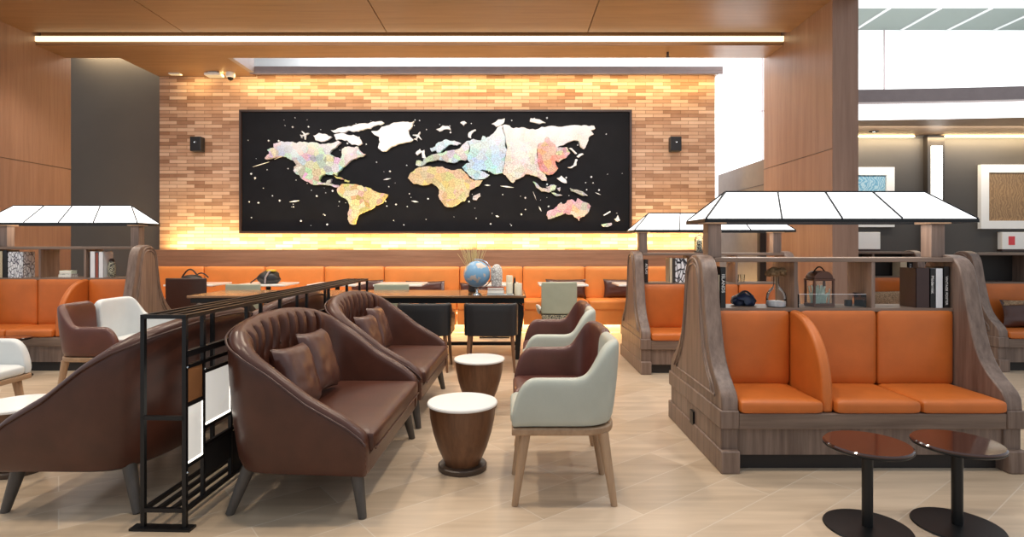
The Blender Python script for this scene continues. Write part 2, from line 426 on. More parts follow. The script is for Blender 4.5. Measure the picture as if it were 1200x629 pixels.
def rounded_slab(bm, outline, z0, z1, r=0.02, crown=0.0):
    """cushion from a plan outline (list of x,y), soft edges"""
    cx = sum(p[0] for p in outline)/len(outline); cy = sum(p[1] for p in outline)/len(outline)
    def ring(inset, z):
        out = []
        for x, y in outline:
            dx, dy = x-cx, y-cy; L = math.hypot(dx, dy)
            k = max(0, (L-inset)/L) if L else 1
            out.append(bm.verts.new((cx+dx*k, cy+dy*k, z)))
        return out
    rings = [ring(r, z0), ring(r*0.3, z0+r*0.3), ring(0, z0+r), ring(0, z1-r), ring(r*0.3, z1-r*0.3), ring(r, z1), ring(r*4, z1+crown*0.6), ring(r*10, z1+crown)]
    for a, b in zip(rings, rings[1:]):
        n = len(a)
        for k in range(n): bm.faces.new((a[k], a[(k+1) % n], b[(k+1) % n], b[k]))
    bm.faces.new(rings[0][::-1]); bm.faces.new(rings[-1])
    return bm
def soft_box(name, mat, parent, x0, x1, y0, y1, z0, z1, r=0.025, puff=0.012, axis='z', loc=None, rot=None):
    """upholstered block: subdivided box with puffed faces and rounded edges"""
    bm = B(); n = 8
    cx, cy, cz = (x0+x1)/2, (y0+y1)/2, (z0+z1)/2
    hx, hy, hz = (x1-x0)/2, (y1-y0)/2, (z1-z0)/2
    bmesh.ops.create_cube(bm, size=2)
    bmesh.ops.subdivide_edges(bm, edges=bm.edges, cuts=n, use_grid_fill=True)
    for v in bm.verts:
        u = v.co.copy()
        # denser near edges
        for k in range(3):
            s = u[k]; u[k] = math.copysign(abs(s)**0.55, s) if abs(s) < 1 else s
        p = Vector((u.x*hx, u.y*hy, u.z*hz))
        q = Vector((max(-(hx-r), min(hx-r, p.x)), max(-(hy-r), min(hy-r, p.y)), max(-(hz-r), min(hz-r, p.z))))
        d = p-q
        if d.length > 1e-6: p = q+d.normalized()*r
        k = 'xyz'.index(axis)
        oth = [j for j in range(3) if j != k]
        f = (1-u[oth[0]]**4)*(1-u[oth[1]]**4)
        p[k] += math.copysign(puff*f, p[k])
        v.co = p+Vector((cx, cy, cz))
    return obj(name, bm, mat, parent, loc=loc, rot=rot)
def pillow_mesh(w, h, t, seed=0, crease=0.3):
    bm = B(); n = 18; top = []; bot = []
    def P(i, j, s):
        u, v = 2*i/n-1, 2*j/n-1
        k = 1-0.10*(1-abs(u)**2)*abs(v)**3*0 
        x = u*w/2*(1-0.09*(1-u*u)*0-0.08*(1-abs(v))*0-0.07*(v*v < 0))
        pin = 1-0.07*(1-v*v)*abs(u)**6
        pin2 = 1-0.07*(1-u*u)*abs(v)**6
        th = t/2*((1-u**4)*(1-v**4))**0.5
        wr = 0.012*noise.noise(Vector((u*3+seed, v*3, s)))*crease*3*(1-u**6)*(1-v**6)
        return (u*w/2*pin, s*th+wr, v*h/2*pin2)
    for s in (1, -1):
        g = [[bm.verts.new(P(i, j, s)) for j in range(n+1)] for i in range(n+1)]
        for i in range(n):
            for j in range(n): bm.faces.new((g[i][j], g[i+1][j], g[i+1][j+1], g[i][j+1]))
    bmesh.ops.remove_doubles(bm, verts=bm.verts, dist=0.0015)
    return bm
def uvs(bm, r, c=(0,0,0), s=(1,1,1), seg=24, rings=14):
    mtx = Matrix.Translation(c) @ Matrix.Diagonal((*s, 1))
    bmesh.ops.create_uvsphere(bm, u_segments=seg, v_segments=rings, radius=r, matrix=mtx); return bm
def text(s, size, mat, parent, loc, rot, name='lettering', ext=0.001):
    cu = bpy.data.curves.new(name, 'FONT'); cu.body = s; cu.size = size; cu.extrude = ext; cu.align_x = 'CENTER'; cu.align_y = 'CENTER'
    cu.materials.append(M[mat])
    tmp = bpy.data.objects.new(name, cu); col.objects.link(tmp)
    me = bpy.data.meshes.new_from_object(tmp.evaluated_get(bpy.context.evaluated_depsgraph_get()))
    bpy.data.objects.remove(tmp)
    me.name = name
    w_ = max(v.co.x for v in me.vertices)-min(v.co.x for v in me.vertices); k_ = size/w_
    for v in me.vertices: v.co.x *= k_; v.co.y *= k_*0.9; v.co.z *= 1
    if not me.materials: me.materials.append(M[mat])
    o = bpy.data.objects.new(name, me); col.objects.link(o); o.parent = parent; o.location = loc; o.rotation_euler = rot
    return o
def area(name, loc, rot, sx, sy, power, c, spread=None):
    l = bpy.data.lights.new(name, 'AREA'); l.shape = 'RECTANGLE'; l.size = sx; l.size_y = sy; l.energy = power; l.color = c
    if spread: l.spread = spread
    o = bpy.data.objects.new(name, l); col.objects.link(o); o.location = loc; o.rotation_euler = rot; return o
def spot(name, loc, power, c, ang=1.6, r=0.06, rot=(0,0,0)):
    l = bpy.data.lights.new(name, 'SPOT'); l.energy = power; l.color = c; l.spot_size = ang; l.spot_blend = 0.6; l.shadow_soft_size = r
    o = bpy.data.objects.new(name, l); col.objects.link(o); o.location = loc; o.rotation_euler = rot; return o
SLANT = math.radians(-2.0)     # the seating group stands about two degrees off the room's axis

# ================================================================== THE SETTING
BW = 10.2
struct('floor', bx(-12, 12, -1.5, 13, -0.1, 0), 'floor', smooth=False)
# brick wall with its cap
struct('wall_back', bx(PX(187, BW), 3.57, BW, BW+0.5, 0, 4.40), 'brick', smooth=False)
bm = bx(-4.5, 3.62, 9.95, 10.75, 4.40, 4.48); box(bm, -4.5, 3.62, 9.95, 9.97, 4.345, 4.40)
struct('trim_1', bm, 'ledge_grey', smooth=False, bevel=0.006)        # brick wall cap
# grey recess wall on the left, white hall wall at the far back
struct('wall_left', bx(-9.5, PX(187, BW)-0.005, 10.35, 10.6, 0, 6.0), 'grey_wall', smooth=False)
bm = bx(-12, 14, 12.0, 12.2, 0, 5.9)
struct('wall_rear', bm, 'white_paint', smooth=False)
# thin joints in the white wall
bm = B()
for x in (PX(893, 12), PX(1036, 12)): box(bm, x-0.012, x+0.012, 11.985, 12.0, 0, 5.9)
box(bm, PX(868, 12), PX(1000, 12), 11.985, 12.0, PZ(130, 12)-0.01, PZ(130, 12)+0.01)
struct('trim_2', bm, 'ledge_grey', smooth=False)
# front portal soffit (wide wood panels with open joints), cove and second soffit
bm = B()
edges = [-9.0, -7.70, -4.77, -1.82, 1.10, 4.04]
edges = [-7.07, -4.77, -1.82, 1.10, 4.35]
for a, b_ in zip(edges, edges[1:]): box(bm, a+0.006, b_-0.006, 6.9, 8.42, 4.50, 4.62)
struct('ceiling', bm, 'ceiling_wood', smooth=False)
struct('trim_3', bx(-7.06, 4.34, 6.92, 8.40, 4.56, 4.75), 'black_gap', smooth=False)
bm = bx(-7.06, 4.02, 8.60, 9.18, 4.37, 4.47)
box(bm, PX(187, BW), -4.5, 9.18, 10.199, 4.37, 4.47)
struct('ceiling_lower', bm, 'ceiling_wood', smooth=False)
struct('trim_4', bx(-7.0, 4.0, 8.62, 9.14, 4.47, 4.75), 'ceiling_wood', smooth=False)
struct('trim_5', bx(-4.5, -4.42, 9.18, 9.95, 4.37, 4.60), 'ledge_grey', smooth=False)     # grey cheek of the skylight slot
# cove slot between the two soffits: closed above and lit from inside
struct('trim_6', bx(-7.05, 4.02, 8.38, 8.66, 4.76, 4.80), 'ceiling_wood', smooth=False)
o = obj('cove_light', bx(-7.05, 4.02, 8.575, 8.60, 4.425, 4.50), 'soffit_cove_light', smooth=False)
tag(o, 'long warm yellow light line glowing between the two wood ceiling soffits', 'ceiling light')
# side piers
struct('wall_right', bx(4.03, 4.36, 7.3, 9.29, 0, 4.75), 'column_wood', smooth=False, bevel=0.004)
struct('wall_left_pier', bx(-7.5, -7.06, 7.2, 9.29, 0, 4.75), 'column_wood', smooth=False, bevel=0.004)
bm = B()
box(bm, 4.026, 4.03, 7.3, 9.29, 2.62, 2.627)
struct('trim_7', bm, 'drum_base', smooth=False)
struct('trim_8', bx(-7.06, -7.056, 7.2, 9.29, 2.62, 2.627), 'drum_base', smooth=False)
# low grey partition behind the pier
struct('wall_partition', bx(4.05, 4.17, 9.3, 11.4, 0, 2.79), 'partition_grey', smooth=False)
struct('trim_9', bx(4.04, 4.05, 9.3, 11.4, 2.38, 2.392), 'dark_brown', smooth=False)
struct('trim_13', bx(3.93, 4.04, 9.2, 9.3, 0, 1.75), 'kick_black', smooth=False)
# right room: dark wall, brown soffit, curved white fascia and grey ledge, grille ceiling
struct('wall_alcove', bx(4.37, 9.8, 9.5, 9.65, 0, 3.5), 'dark_wall', smooth=False)
struct('wall_alcove_fin', bx(PX(1087, 9.4), PX(1107, 9.4), 9.40, 9.5, 0, 3.19), 'kick_black', smooth=False)
def arc(off=0.0, x0=4.37, x1=9.8, n=24):
    return [(lerp(x0, x1, i/n), 8.35-0.045*(lerp(x0, x1, i/n)-4.37)**1.5+off) for i in range(n+1)]
def band(bm, off0, off1, z0, z1):
    prism(bm, arc(off0)+arc(off1)[::-1], 'z', z0, z1); return bm
struct('ceiling_alcove', prism(B(), arc(0.02)+[(9.8, 9.48), (4.37, 9.48)], 'z', 3.205, 3.26), 'soffit_brown', smooth=False)
o = obj('fascia_light', band(B(), -0.03, 0.018, 3.205, 3.42), 'white_band'); tag(o, 'curved white glowing fascia band above the dark alcove', 'light')
struct('trim_10', band(B(), -0.16, 0.5, 3.42, 3.60), 'ledge_grey')
bm = bx(4.37, 14, 10.9, 12.0, 5.86, 5.9)
struct('ceiling_grille', bm, 'grille', smooth=False)
bm = B()
for k in range(-1, 9):
    x = 4.2+k*0.96; box(bm, x-0.03, x+0.03, 10.9, 12.0, 5.845, 5.86)
struct('trim_11', bm, 'white_paint', smooth=False)
struct('ceiling_rear', bx(4.37, 14, 9.6, 10.9, 5.86, 5.95), 'white_paint', smooth=False)
# warm light lines at the head of the alcove wall
for i, (a, b_) in enumerate(((4.4, 6.55), (7.0, 9.7))):
    o = obj('wall_washer', bx(a, b_, 9.44, 9.47, 3.17, 3.195), 'warm_strip', smooth=False)
    tag(o, ['warm light line above the blue picture on the dark wall', 'warm light line above the brown picture on the dark wall'][i], 'light')
t = thing('downlight', 'small round recessed downlight in the brown alcove soffit', 'light', (PX(1024, 9.15), 9.15, 3.185))
obj('rim', lathe(B(), [(0.045, 0.019), (0.07, 0.019), (0.07, 0.010), (0.05, 0.006), (0.045, 0.010)], 28), 'black_metal', t)
obj('lens', lathe(B(), [(0.045, 0.017), (0.045, 0.013), (0.02, 0.010)], 24), 'downlight_glow', t)
# wainscot with light cove along the brick, glow strip under the banquette
bm = bx(PX(187, BW), 3.57, 9.97, 10.199, 0.0, 1.29); box(bm, PX(187, BW), 3.57, 9.97, 9.985, 1.29, 1.335)
struct('trim_12', bm, 'wainscot_wood', smooth=False)
o = obj('cove_light', bx(-6.1, 3.5, 10.03, 10.09, 1.292, 1.31), 'cove_light', smooth=False)
tag(o, 'yellow light strip washing up the brick from the wainscot top', 'light')
o = obj('cove_light', bx(-4.4, 3.5, 9.98, 10.02, 4.385, 4.397), 'cove_light', smooth=False)
tag(o, 'yellow light strip washing down the brick from the wall cap', 'light')

# ================================================================== WORLD MAP
def map_art():
    YB = 10.09
    t = thing('wall_art', 'wide black framed panel with a colourful raised world map, hung on the brick', 'wall art', (0, YB, 0))
    x0, x1 = PX(283, YB), PX(738, YB); z0, z1 = PZ(271, YB), PZ(131, YB)
    obj('board', bx(x0, x1, 0.02, 0.10, z0, z1), 'board_black', t, smooth=False)
    bm = B(); fw = 0.035
    box(bm, x0-fw, x1+fw, -0.02, 0.10, z0-fw, z0); box(bm, x0-fw, x1+fw, -0.02, 0.10, z1, z1+fw)
    box(bm, x0-fw, x0, -0.02, 0.10, z0, z1); box(bm, x1, x1+fw, -0.02, 0.10, z0, z1)
    obj('picture_frame', bm, 'dark_brown', t, smooth=False)
    L = lambda x, y: (PX(270+x*.2542, YB), PZ(120+y*.2542, YB))
    R = lambda x, y: (PX(500+x*.2543, YB), PZ(120+y*.2543, YB))
    rnd = random.Random(3)
    def rough(pts, it=2, amp=0.13):
        for _ in range(it):
            out = []
            for a, b in zip(pts, pts[1:]+pts[:1]):
                dx, dz = b[0]-a[0], b[1]-a[1]
                k = (rnd.random()-0.5)*2*amp
                out += [a, ((a[0]+b[0])/2-dz*k, (a[1]+b[1])/2+dx*k)]
            pts = out
        return pts
    def land(name, f, pts, mat, d=0.05, it=2):
        P = rough([f(*p) for p in pts], it)
        from mathutils.geometry import tessellate_polygon
        tri = tessellate_polygon([[Vector((p[0], p[1], 0)) for p in P]])
        bm = B()
        f0 = [bm.verts.new((p[0], -d, p[1])) for p in P]; f1 = [bm.verts.new((p[0], 0.02, p[1])) for p in P]
        for a_, b_, c_ in tri:
            for ff in (f0, f1):
                try: bm.faces.new((ff[a_], ff[b_], ff[c_]))
                except ValueError: pass
        n_ = len(P)
        for k_ in range(n_): bm.faces.new((f0[k_], f0[(k_+1) % n_], f1[(k_+1) % n_], f1[k_]))
        return obj(name, bm, mat, t, smooth=False)
    land('greenland', L, [(652,135),(690,128),(700,115),(745,100),(790,92),(830,95),(850,88),(838,115),(822,130),(826,150),(845,172),(810,185),(770,195),(745,205),(720,225),(700,226),(684,212),(692,185),(688,160),(670,152)], 'map_white')
    land('north_america', L, [(165,255),(185,235),(175,220),(205,210),(203,192),(240,180),(270,183),(310,190),(345,183),(385,185),(420,195),(455,190),(500,178),(512,185),(495,200),(470,220),(462,240),(480,250),(500,255),(510,262),(518,240),(520,215),(545,205),(575,210),(590,205),(600,225),(625,240),(610,252),(585,258),(560,268),(545,280),(530,295),(510,315),(495,330),(492,338),(480,330),(462,335),(440,330),(420,345),(412,362),(425,372),(445,372),(450,360),(470,355),(462,375),(480,380),(505,384),(500,392),(475,388),(440,380),(400,380),(370,372),(345,360),(330,350),(318,335),(305,330),(295,315),(297,300),(310,290),(300,278),(280,265),(255,250),(235,248),(215,252),(190,260),(165,262)], 'map_na')
    for p in ([(385,155),(410,142),(445,148),(470,160),(450,175),(420,182),(395,175)],
              [(465,130),(510,118),(560,112),(610,98),(660,90),(700,88),(710,95),(670,108),(620,125),(590,135),(550,130),(520,140),(480,140)],
              [(480,150),(530,145),(570,150),(600,170),(610,190),(590,200),(560,195),(540,175),(510,170),(490,175)],
              [(855,235),(875,215),(882,228),(862,245)], [(880,225),(895,220),(898,245),(905,258),(885,255)]):
        land('island', L, p, 'map_white', 0.035)
    for p in ([(480,338),(510,345),(525,355),(510,356),(490,350)], [(530,355),(550,362),(545,370),(528,365)]):
        land('island', L, p, 'map_sa', 0.035, 1)
    land('south_america', L, [(495,400),(515,378),(545,375),(590,380),(620,392),(645,395),(660,408),(695,418),(727,425),(715,445),(700,465),(670,475),(655,490),(632,500),(615,508),(590,520),(580,545),(578,560),(560,562),(545,540),(545,510),(552,485),(545,455),(515,435),(498,418)], 'map_sa')
    land('africa', R, [(-85,350),(-70,325),(-50,308),(-20,300),(10,295),(45,297),(100,308),(160,308),(175,320),(200,352),(220,362),(258,360),(240,385),(200,405),(195,430),(175,455),(140,472),(110,482),(85,478),(65,450),(55,430),(60,405),(45,385),(20,372),(-30,380),(-60,375)], 'map_africa')
    land('island', R, [(245,418),(248,432),(230,450),(213,448),(215,432)], 'map_europe', 0.035, 1)
    land('europe', R, [(-48,290),(-45,270),(-15,275),(-10,258),(10,250),(40,240),(70,235),(90,225),(115,222),(150,215),(160,205),(185,180),(200,200),(195,235),(185,262),(180,270),(150,268),(130,280),(110,278),(80,270),(55,265),(30,272),(0,278),(-20,295)], 'map_europe')
    land('scandinavia', R, [(18,212),(40,205),(55,185),(90,172),(130,178),(160,190),(140,200),(110,195),(85,215),(65,235),(50,232),(45,222),(25,228)], 'map_asia_west')
    land('west_asia', R, [(185,180),(215,170),(250,178),(260,155),(275,165),(300,150),(325,120),(350,108),(365,160),(370,220),(360,270),(350,325),(300,325),(255,310),(245,315),(290,335),(270,350),(225,358),(200,340),(175,315),(165,300),(180,285),(200,280),(185,262),(195,235),(200,200)], 'map_asia_west')
    land('asia', R, [(350,108),(380,108),(400,122),(450,118),(500,128),(560,112),(620,115),(700,108),(745,112),(770,110),(775,122),(755,130),(768,148),(745,165),(740,185),(725,215),(705,200),(698,178),(680,175),(650,185),(620,200),(600,212),(590,195),(570,180),(555,160),(540,185),(515,190),(508,230),(510,280),(520,310),(545,330),(550,345),(552,362),(530,360),(515,345),(500,340),(480,335),(455,330),(435,345),(410,355),(400,370),(385,362),(365,335),(350,325),(360,270),(370,220),(365,160)], 'map_asia')
    land('china', R, [(555,160),(570,180),(590,195),(600,212),(595,235),(590,270),(605,305),(590,322),(565,335),(545,330),(520,310),(510,280),(508,230),(515,190),(540,185)], 'map_china')
    land('east_asia', R, [(600,212),(615,208),(645,208),(660,235),(640,258),(610,275),(590,270),(595,235)], 'map_aus')
    for p in ([(45,125),(75,108),(100,110),(112,128),(80,125),(60,135)], [(192,160),(195,140),(225,125),(228,130),(208,145),(205,165)],
              [(300,100),(330,80),(360,75),(355,95),(320,112)], [(475,90),(480,75),(520,80),(548,95),(520,100)],
              [(155,95),(175,88),(185,95),(170,108)], [(650,300),(675,290),(685,262),(695,265),(690,290),(670,302)], [(690,250),(715,235),(722,240),(700,255)],
              [(655,212),(668,212),(692,236),(684,238)], [(600,350),(620,338),(640,355),(645,372),(628,370),(612,360)],
              [(815,518),(845,500),(846,506),(818,522)], [(868,540),(880,520),(888,545)]):
        land('island', R, p, 'map_white', 0.035, 1)
    for p in ([(490,365),(510,375),(530,395),(575,410),(560,414),(530,410),(505,392)], [(550,390),(570,380),(598,385),(590,405),(565,405)],
              [(600,395),(615,390),(612,410)], [(575,416),(600,422),(625,428),(600,432)], [(660,395),(690,402),(720,412),(742,430),(720,430),(690,417),(665,408)],
              [(695,532),(706,530),(702,545)], [(805,562),(850,555),(852,565),(815,573)]):
        land('island', R, p, 'map_europe', 0.035, 1)
    land('australia', R, [(555,505),(575,495),(600,480),(615,465),(635,468),(650,450),(670,448),(685,460),(695,442),(715,455),(735,462),(755,478),(745,505),(725,525),(695,535),(670,515),(640,510),(610,522),(580,532),(560,538),(552,520)], 'map_aus')
    # tiny paper aeroplanes and streaks
    def plane(f, cx, cy, s, a):
        pts = [(0,-1),(0.15,-0.7),(0.15,-0.2),(1,0.25),(1,0.42),(0.15,0.15),(0.12,0.7),(0.4,0.9),(0.4,1.0),(0,0.92),(-0.4,1.0),(-0.4,0.9),(-0.12,0.7),(-0.15,0.15),(-1,0.42),(-1,0.25),(-0.15,-0.2),(-0.15,-0.7)]
        P = [f(cx+s*(x*math.cos(a)-y*math.sin(a)), cy+s*(x*math.sin(a)+y*math.cos(a))) for x, y in pts]
        bm = prism(B(), P, 'y', -0.03, 0.02); obj('paper_plane', bm, 'speck_white', t, smooth=False)
    plane(L, 345, 150, 20, 1.2); plane(L, 865, 155, 22, 0.5); plane(R, 878, 536, 12, 0.2); plane(R, 490, 80, 12, 0.8)
    bm = B()
    def dash(f, x, y, l, w, a):
        c, s = math.cos(a), math.sin(a)
        prism(bm, [f(x-l*c, y-l*s), f(x+w*s, y-w*c), f(x+l*c, y+l*s), f(x-w*s, y+w*c)], 'y', 0.0, 0.02)
    for a in ((L,722,353,18,3.5,-.2), (L,295,455,24,3.5,-.15), (L,850,456,18,3.5,.15), (L,140,285,40,1.5,-.3), (L,230,250,30,1.5,-.4)): dash(*a)
    for a in ((R,370,388,32,3.5,.12), (R,280,381,14,3,.05), (R,498,430,22,1.2,1.2), (R,523,490,14,3,1.1), (R,325,524,9,4,0.3), (R,790,420,14,2,.4), (R,830,512,18,3,-.6)): dash(*a)
    for i in range(150):
        x = rnd.uniform(x0+0.1, x1-0.1); z = rnd.uniform(z0+0.1, z1-0.1); r = rnd.choice((0.006, 0.008, 0.012, 0.018))
        prism(bm, [(x-r, z), (x, z-r*rnd.uniform(.6, 1.2)), (x+r, z), (x, z+r)], 'y', 0.005, 0.02)
    o = obj('star_specks', bm, 'speck_white', t, smooth=False); o['kind'] = 'stuff'
map_art()

# wall speakers
def speaker(px, label):
    t = thing('wall_speaker', label, 'speaker', (PX(px, 10.05), 10.05, PZ(168.5, 10.05)), 0, 'small speakers on the brick wall')
    obj('cabinet', bx(-0.095, 0.095, -0.02, 0.12, -0.125, 0.125), 'black_leather', t, smooth=False, bevel=0.008)
    obj('wall_bracket', bx(0.02, 0.05, 0.11, 0.149, -0.05, 0.05), 'black_metal', t, smooth=False)
    obj('driver_cone', lathe(B(), [(0.05, 0), (0.05, 0.006), (0.03, 0.002)], 20), 'chrome', t, loc=(0, -0.02, 0.03), rot=(PI/2, 0, 0)).scale = (0.35, 0.35, 1)
speaker(229.5, 'small black speaker on the brick left of the map panel')
speaker(792, 'small black speaker on the brick right of the map panel')
# ceiling gear
t = thing('access_point', 'flat white square box on the wood ceiling left of the dome camera', 'ceiling box', (PX(251, 9.95), 9.95, 4.30))
obj('housing', bx(-0.13, 0.13, -0.1, 0.1, 0, 0.05), 'white_plastic', t, smooth=False, bevel=0.015)
obj('mount', bx(-0.08, 0.08, -0.06, 0.06, 0.045, 0.07), 'white_plastic', t, smooth=False)
t = thing('ceiling_camera', 'white dome security camera under the wood ceiling', 'security camera', (PX(270, 9.95), 9.95, 4.23))
obj('housing', lathe(B(), [(0.045, 0.05), (0.07, 0.06), (0.075, 0.10), (0.07, 0.14)], 28), 'white_plastic', t)
bm = uvs(B(), 0.048, (0, 0, 0.05)); obj('lens_dome', bm, 'black_metal', t)
o = obj('ceiling_vent', bx(PX(199, 10.0), PX(212, 10.0), 9.95, 10.05, 4.345, 4.37), 'white_plastic', smooth=False, bevel=0.004)
tag(o, 'small flat white plate on the wood ceiling near the grey recess', 'ceiling plate')
t = thing('ceiling_sprinkler', 'tiny dark sprinkler head under the lower soffit at right', 'sprinkler', (PX(782.5, 8.9), 8.9, 4.29))
obj('body', rod(B(), (0, 0, 0), (0, 0, 0.08), 0.018), 'dark_brown', t); obj('deflector', lathe(B(), [(0.03, 0), (0.03, 0.008)], 16), 'dark_brown', t)

# pictures and signs on the alcove wall
def picture(px0, px1, py0, py1, art, label):
    Y = 9.46; x0, x1, z0, z1 = PX(px0, Y), PX(px1, Y), PZ(py1, Y), PZ(py0, Y)
    cx, cz = (x0+x1)/2, (z0+z1)/2; w, h = (x1-x0)/2, (z1-z0)/2; f = 0.13
    t = thing('framed_picture', label, 'picture', (cx, Y, cz), 0, 'framed pictures on the dark wall')
    bm = B(); box(bm, -w, w, -0.03, 0.04, -h, -h+f); box(bm, -w, w, -0.03, 0.04, h-f, h); box(bm, -w, -w+f, -0.03, 0.04, -h+f, h-f); box(bm, w-f, w, -0.03, 0.04, -h+f, h-f)
    obj('picture_frame', bm, 'white_plastic', t, smooth=False)
    obj('print', bx(-w+f, w-f, 0.0, 0.03, -h+f, h-f), art, t, smooth=False)
picture(948, 1047, 196, 266, 'blue_art', 'white framed blue patterned picture on the dark wall beside the wood pier')
picture(1148, 1250, 193, 268, 'brown_art', 'white framed brown textured picture at the right end of the dark wall')
def sign(px0, px1, label):
    Y = 9.46; x0, x1 = PX(px0, Y), PX(px1, Y); z0, z1 = PZ(292, Y), PZ(272, Y)
    t = thing('wall_sign', label, 'sign', ((x0+x1)/2, Y, z0), 0, 'white boxes under the pictures')
    w = (x1-x0)/2
    obj('panel', bx(-w, w, -0.06, 0.039, 0, z1-z0), 'white_plastic', t, smooth=False, bevel=0.006)
    obj('lower_edge', bx(-w, w, -0.055, 0.039, -0.03, 0), 'dark_brown', t, smooth=False)
    return t, w
t, w = sign(985, 1029, 'white box below the blue picture, half hidden by the wood pier')
t, w = sign(1171, 1235, 'white box with a red mark below the brown picture')
obj('red_mark', bx(-w+0.10, -w+0.20, -0.066, -0.06, 0.07, 0.21), 'red_print', t, smooth=False)
o = obj('wall_light', bx(PX(1092, 9.38), PX(1103.5, 9.38), 9.36, 9.40, PZ(280, 9.38), PZ(171, 9.38)), 'strip_white', smooth=False)
tag(o, 'tall narrow white strip light on the black fin between the pictures', 'wall light')

# ================================================================== BOOTH BANKS
BELL = [(0.0,1.338),(0.04,1.335),(0.085,1.325),(0.125,1.305),(0.158,1.27),(0.182,1.22),(0.20,1.15),(0.215,1.07),(0.232,0.99),(0.252,0.91),(0.280,0.82),(0.318,0.73),(0.370,0.65),(0.435,0.58),(0.50,0.53),(0.548,0.49),(0.572,0.45),(0.578,0.38)]
def bank(name, label, loc, mirror=1, zs=1.0, half=0.825, canopy=True, seats=(0.52, 0.53, 0.53), back_panel=False, dx=0.0):
    t = thing(name, label, 'booth seating', loc, 0, 'double sided booth seats with bell shaped ends')
    Z = lambda z: z*zs
    W = half; P = 0.105
    def X(a, b): return (min(a*mirror, b*mirror), max(a*mirror, b*mirror))
    sh = lambda z: -0.035*sstep(0.5, 0.9, z)
    outline = [(-y+sh(z), Z(z)) for y, z in BELL[::-1]]+[(y+sh(z), Z(z)) for y, z in BELL[1:]]
    for sgn in (-1, 1):
        x0, x1 = (W, W+P) if sgn > 0 else (-W-P, -W)
        e = obj('end_panel', prism(B(), outline, 'x', x0, x1), 'walnut', t, bevel=0.008, seg=2)
        # moulded foot of the end
        bm = B(); o_ = 0.012
        box(bm, x0-(o_ if sgn < 0 else 0), x1+(o_ if sgn > 0 else 0), -0.59, 0.59, Z(0.27), Z(0.385))
        box(bm, x0, x1, -0.565, 0.565, Z(0.13), Z(0.27))
        box(bm, x0-(o_ if sgn < 0 else 0), x1+(o_ if sgn > 0 else 0), -0.605, 0.605, 0, Z(0.14))
        obj('foot_moulding', bm, 'walnut', e, bevel=0.008)
        # routed lines following the bell on the outer face
        xo = x1+0.001 if sgn > 0 else x0-0.001
        bm = B()
        for k in (0.80, 0.70):
            pts = [(xo, -y*k-0.0, Z(0.42+(z-0.42)*(0.97 if k > .75 else .93))) for y, z in BELL[:-1][::-1]]+[(xo, y*k, Z(0.42+(z-0.42)*(0.97 if k > .75 else .93))) for y, z in BELL[1:-1]]
            tube(bm, pts, 0.009, 6, closed=True)
        obj('routed_line', bm, 'walnut', e)
    # centre core, shelf, dividers, posts
    obj('core', bx(-W, W, -0.075, 0.075, 0.05, Z(0.93)), 'walnut_flat', t, smooth=False)
    obj('shelf_board', bx(-W, W, -0.15, 0.15, Z(0.945), Z(0.97)), 'walnut_flat', t, smooth=False, bevel=0.003)
    obj('top_board', bx(-W, W, -0.15, 0.15, Z(1.288), Z(1.318)), 'walnut_flat', t, smooth=False, bevel=0.003)
    ds = (-0.26, 0.275) if W > 0.7 else (0.0,)
    for d in ds:
        a, b_ = X(d-0.012, d+0.012); obj('shelf_divider', bx(a, b_, -0.145, 0.145, Z(0.97), Z(1.288)), 'walnut', t, smooth=False)
    if back_panel: obj('back_panel', bx(-W, W, 0.10, 0.12, Z(0.97), Z(1.288)), 'kick_black', t, smooth=False)
    # bases and seats both sides
    inner = -W; segs = []; x = -W; div = None
    for i, s in enumerate(seats):
        segs.append((x, x+s)); x += s
        if i == 0 and len(seats) == 3: div = (x, x+0.07); x += 0.07
    for side in (-1, 1):
        y = lambda v: v*side
        def Y(a, b): return (min(a*side, b*side), max(a*side, b*side))
        a, b_ = Y(0.075, 0.545); obj('seat_base', bx(-W, W, a, b_, Z(0.10), Z(0.27)), 'walnut', t, smooth=False)
        a, b_ = Y(0.075, 0.585); obj('seat_rail', bx(-W, W, a, b_, Z(0.27), Z(0.366)), 'walnut_flat', t, smooth=False, bevel=0.006)
        a, b_ = Y(0.075, 0.50); obj('toe_kick', bx(-W, W, a, b_, 0, Z(0.10)), 'kick_black', t, smooth=False)
        for s0, s1 in segs:
            p, q = X(s0+0.003, s1-0.003); a, b_ = Y(0.10, 0.605)
            soft_box('seat_cushion', 'orange_leather', t, p, q, a, b_, Z(0.366), Z(0.448), 0.028, 0.008)
            a, b_ = Y(0.075, 0.165)
            o = soft_box('backrest', 'orange_leather', t, p, q, a, b_, Z(0.44), Z(0.955), 0.026, 0.010, 'y')
        if div:
            p, q = X(div[0], div[1])
            pts = [(0.08, 0.37), (0.08, 0.955), (0.14, 0.955)]
            for k in range(1, 15):
                th = PI/2*(1-k/14.0)
                pts.append((0.14+0.43*math.cos(th), 0.50+0.455*math.sin(th)))
            pts += [(0.575, 0.44), (0.575, 0.368)]
            obj('arm_divider', prism(B(), [(v*side, Z(z)) for v, z in pts], 'x', p+0.002, q-0.002), 'orange_leather', t, bevel=0.02, seg=3)
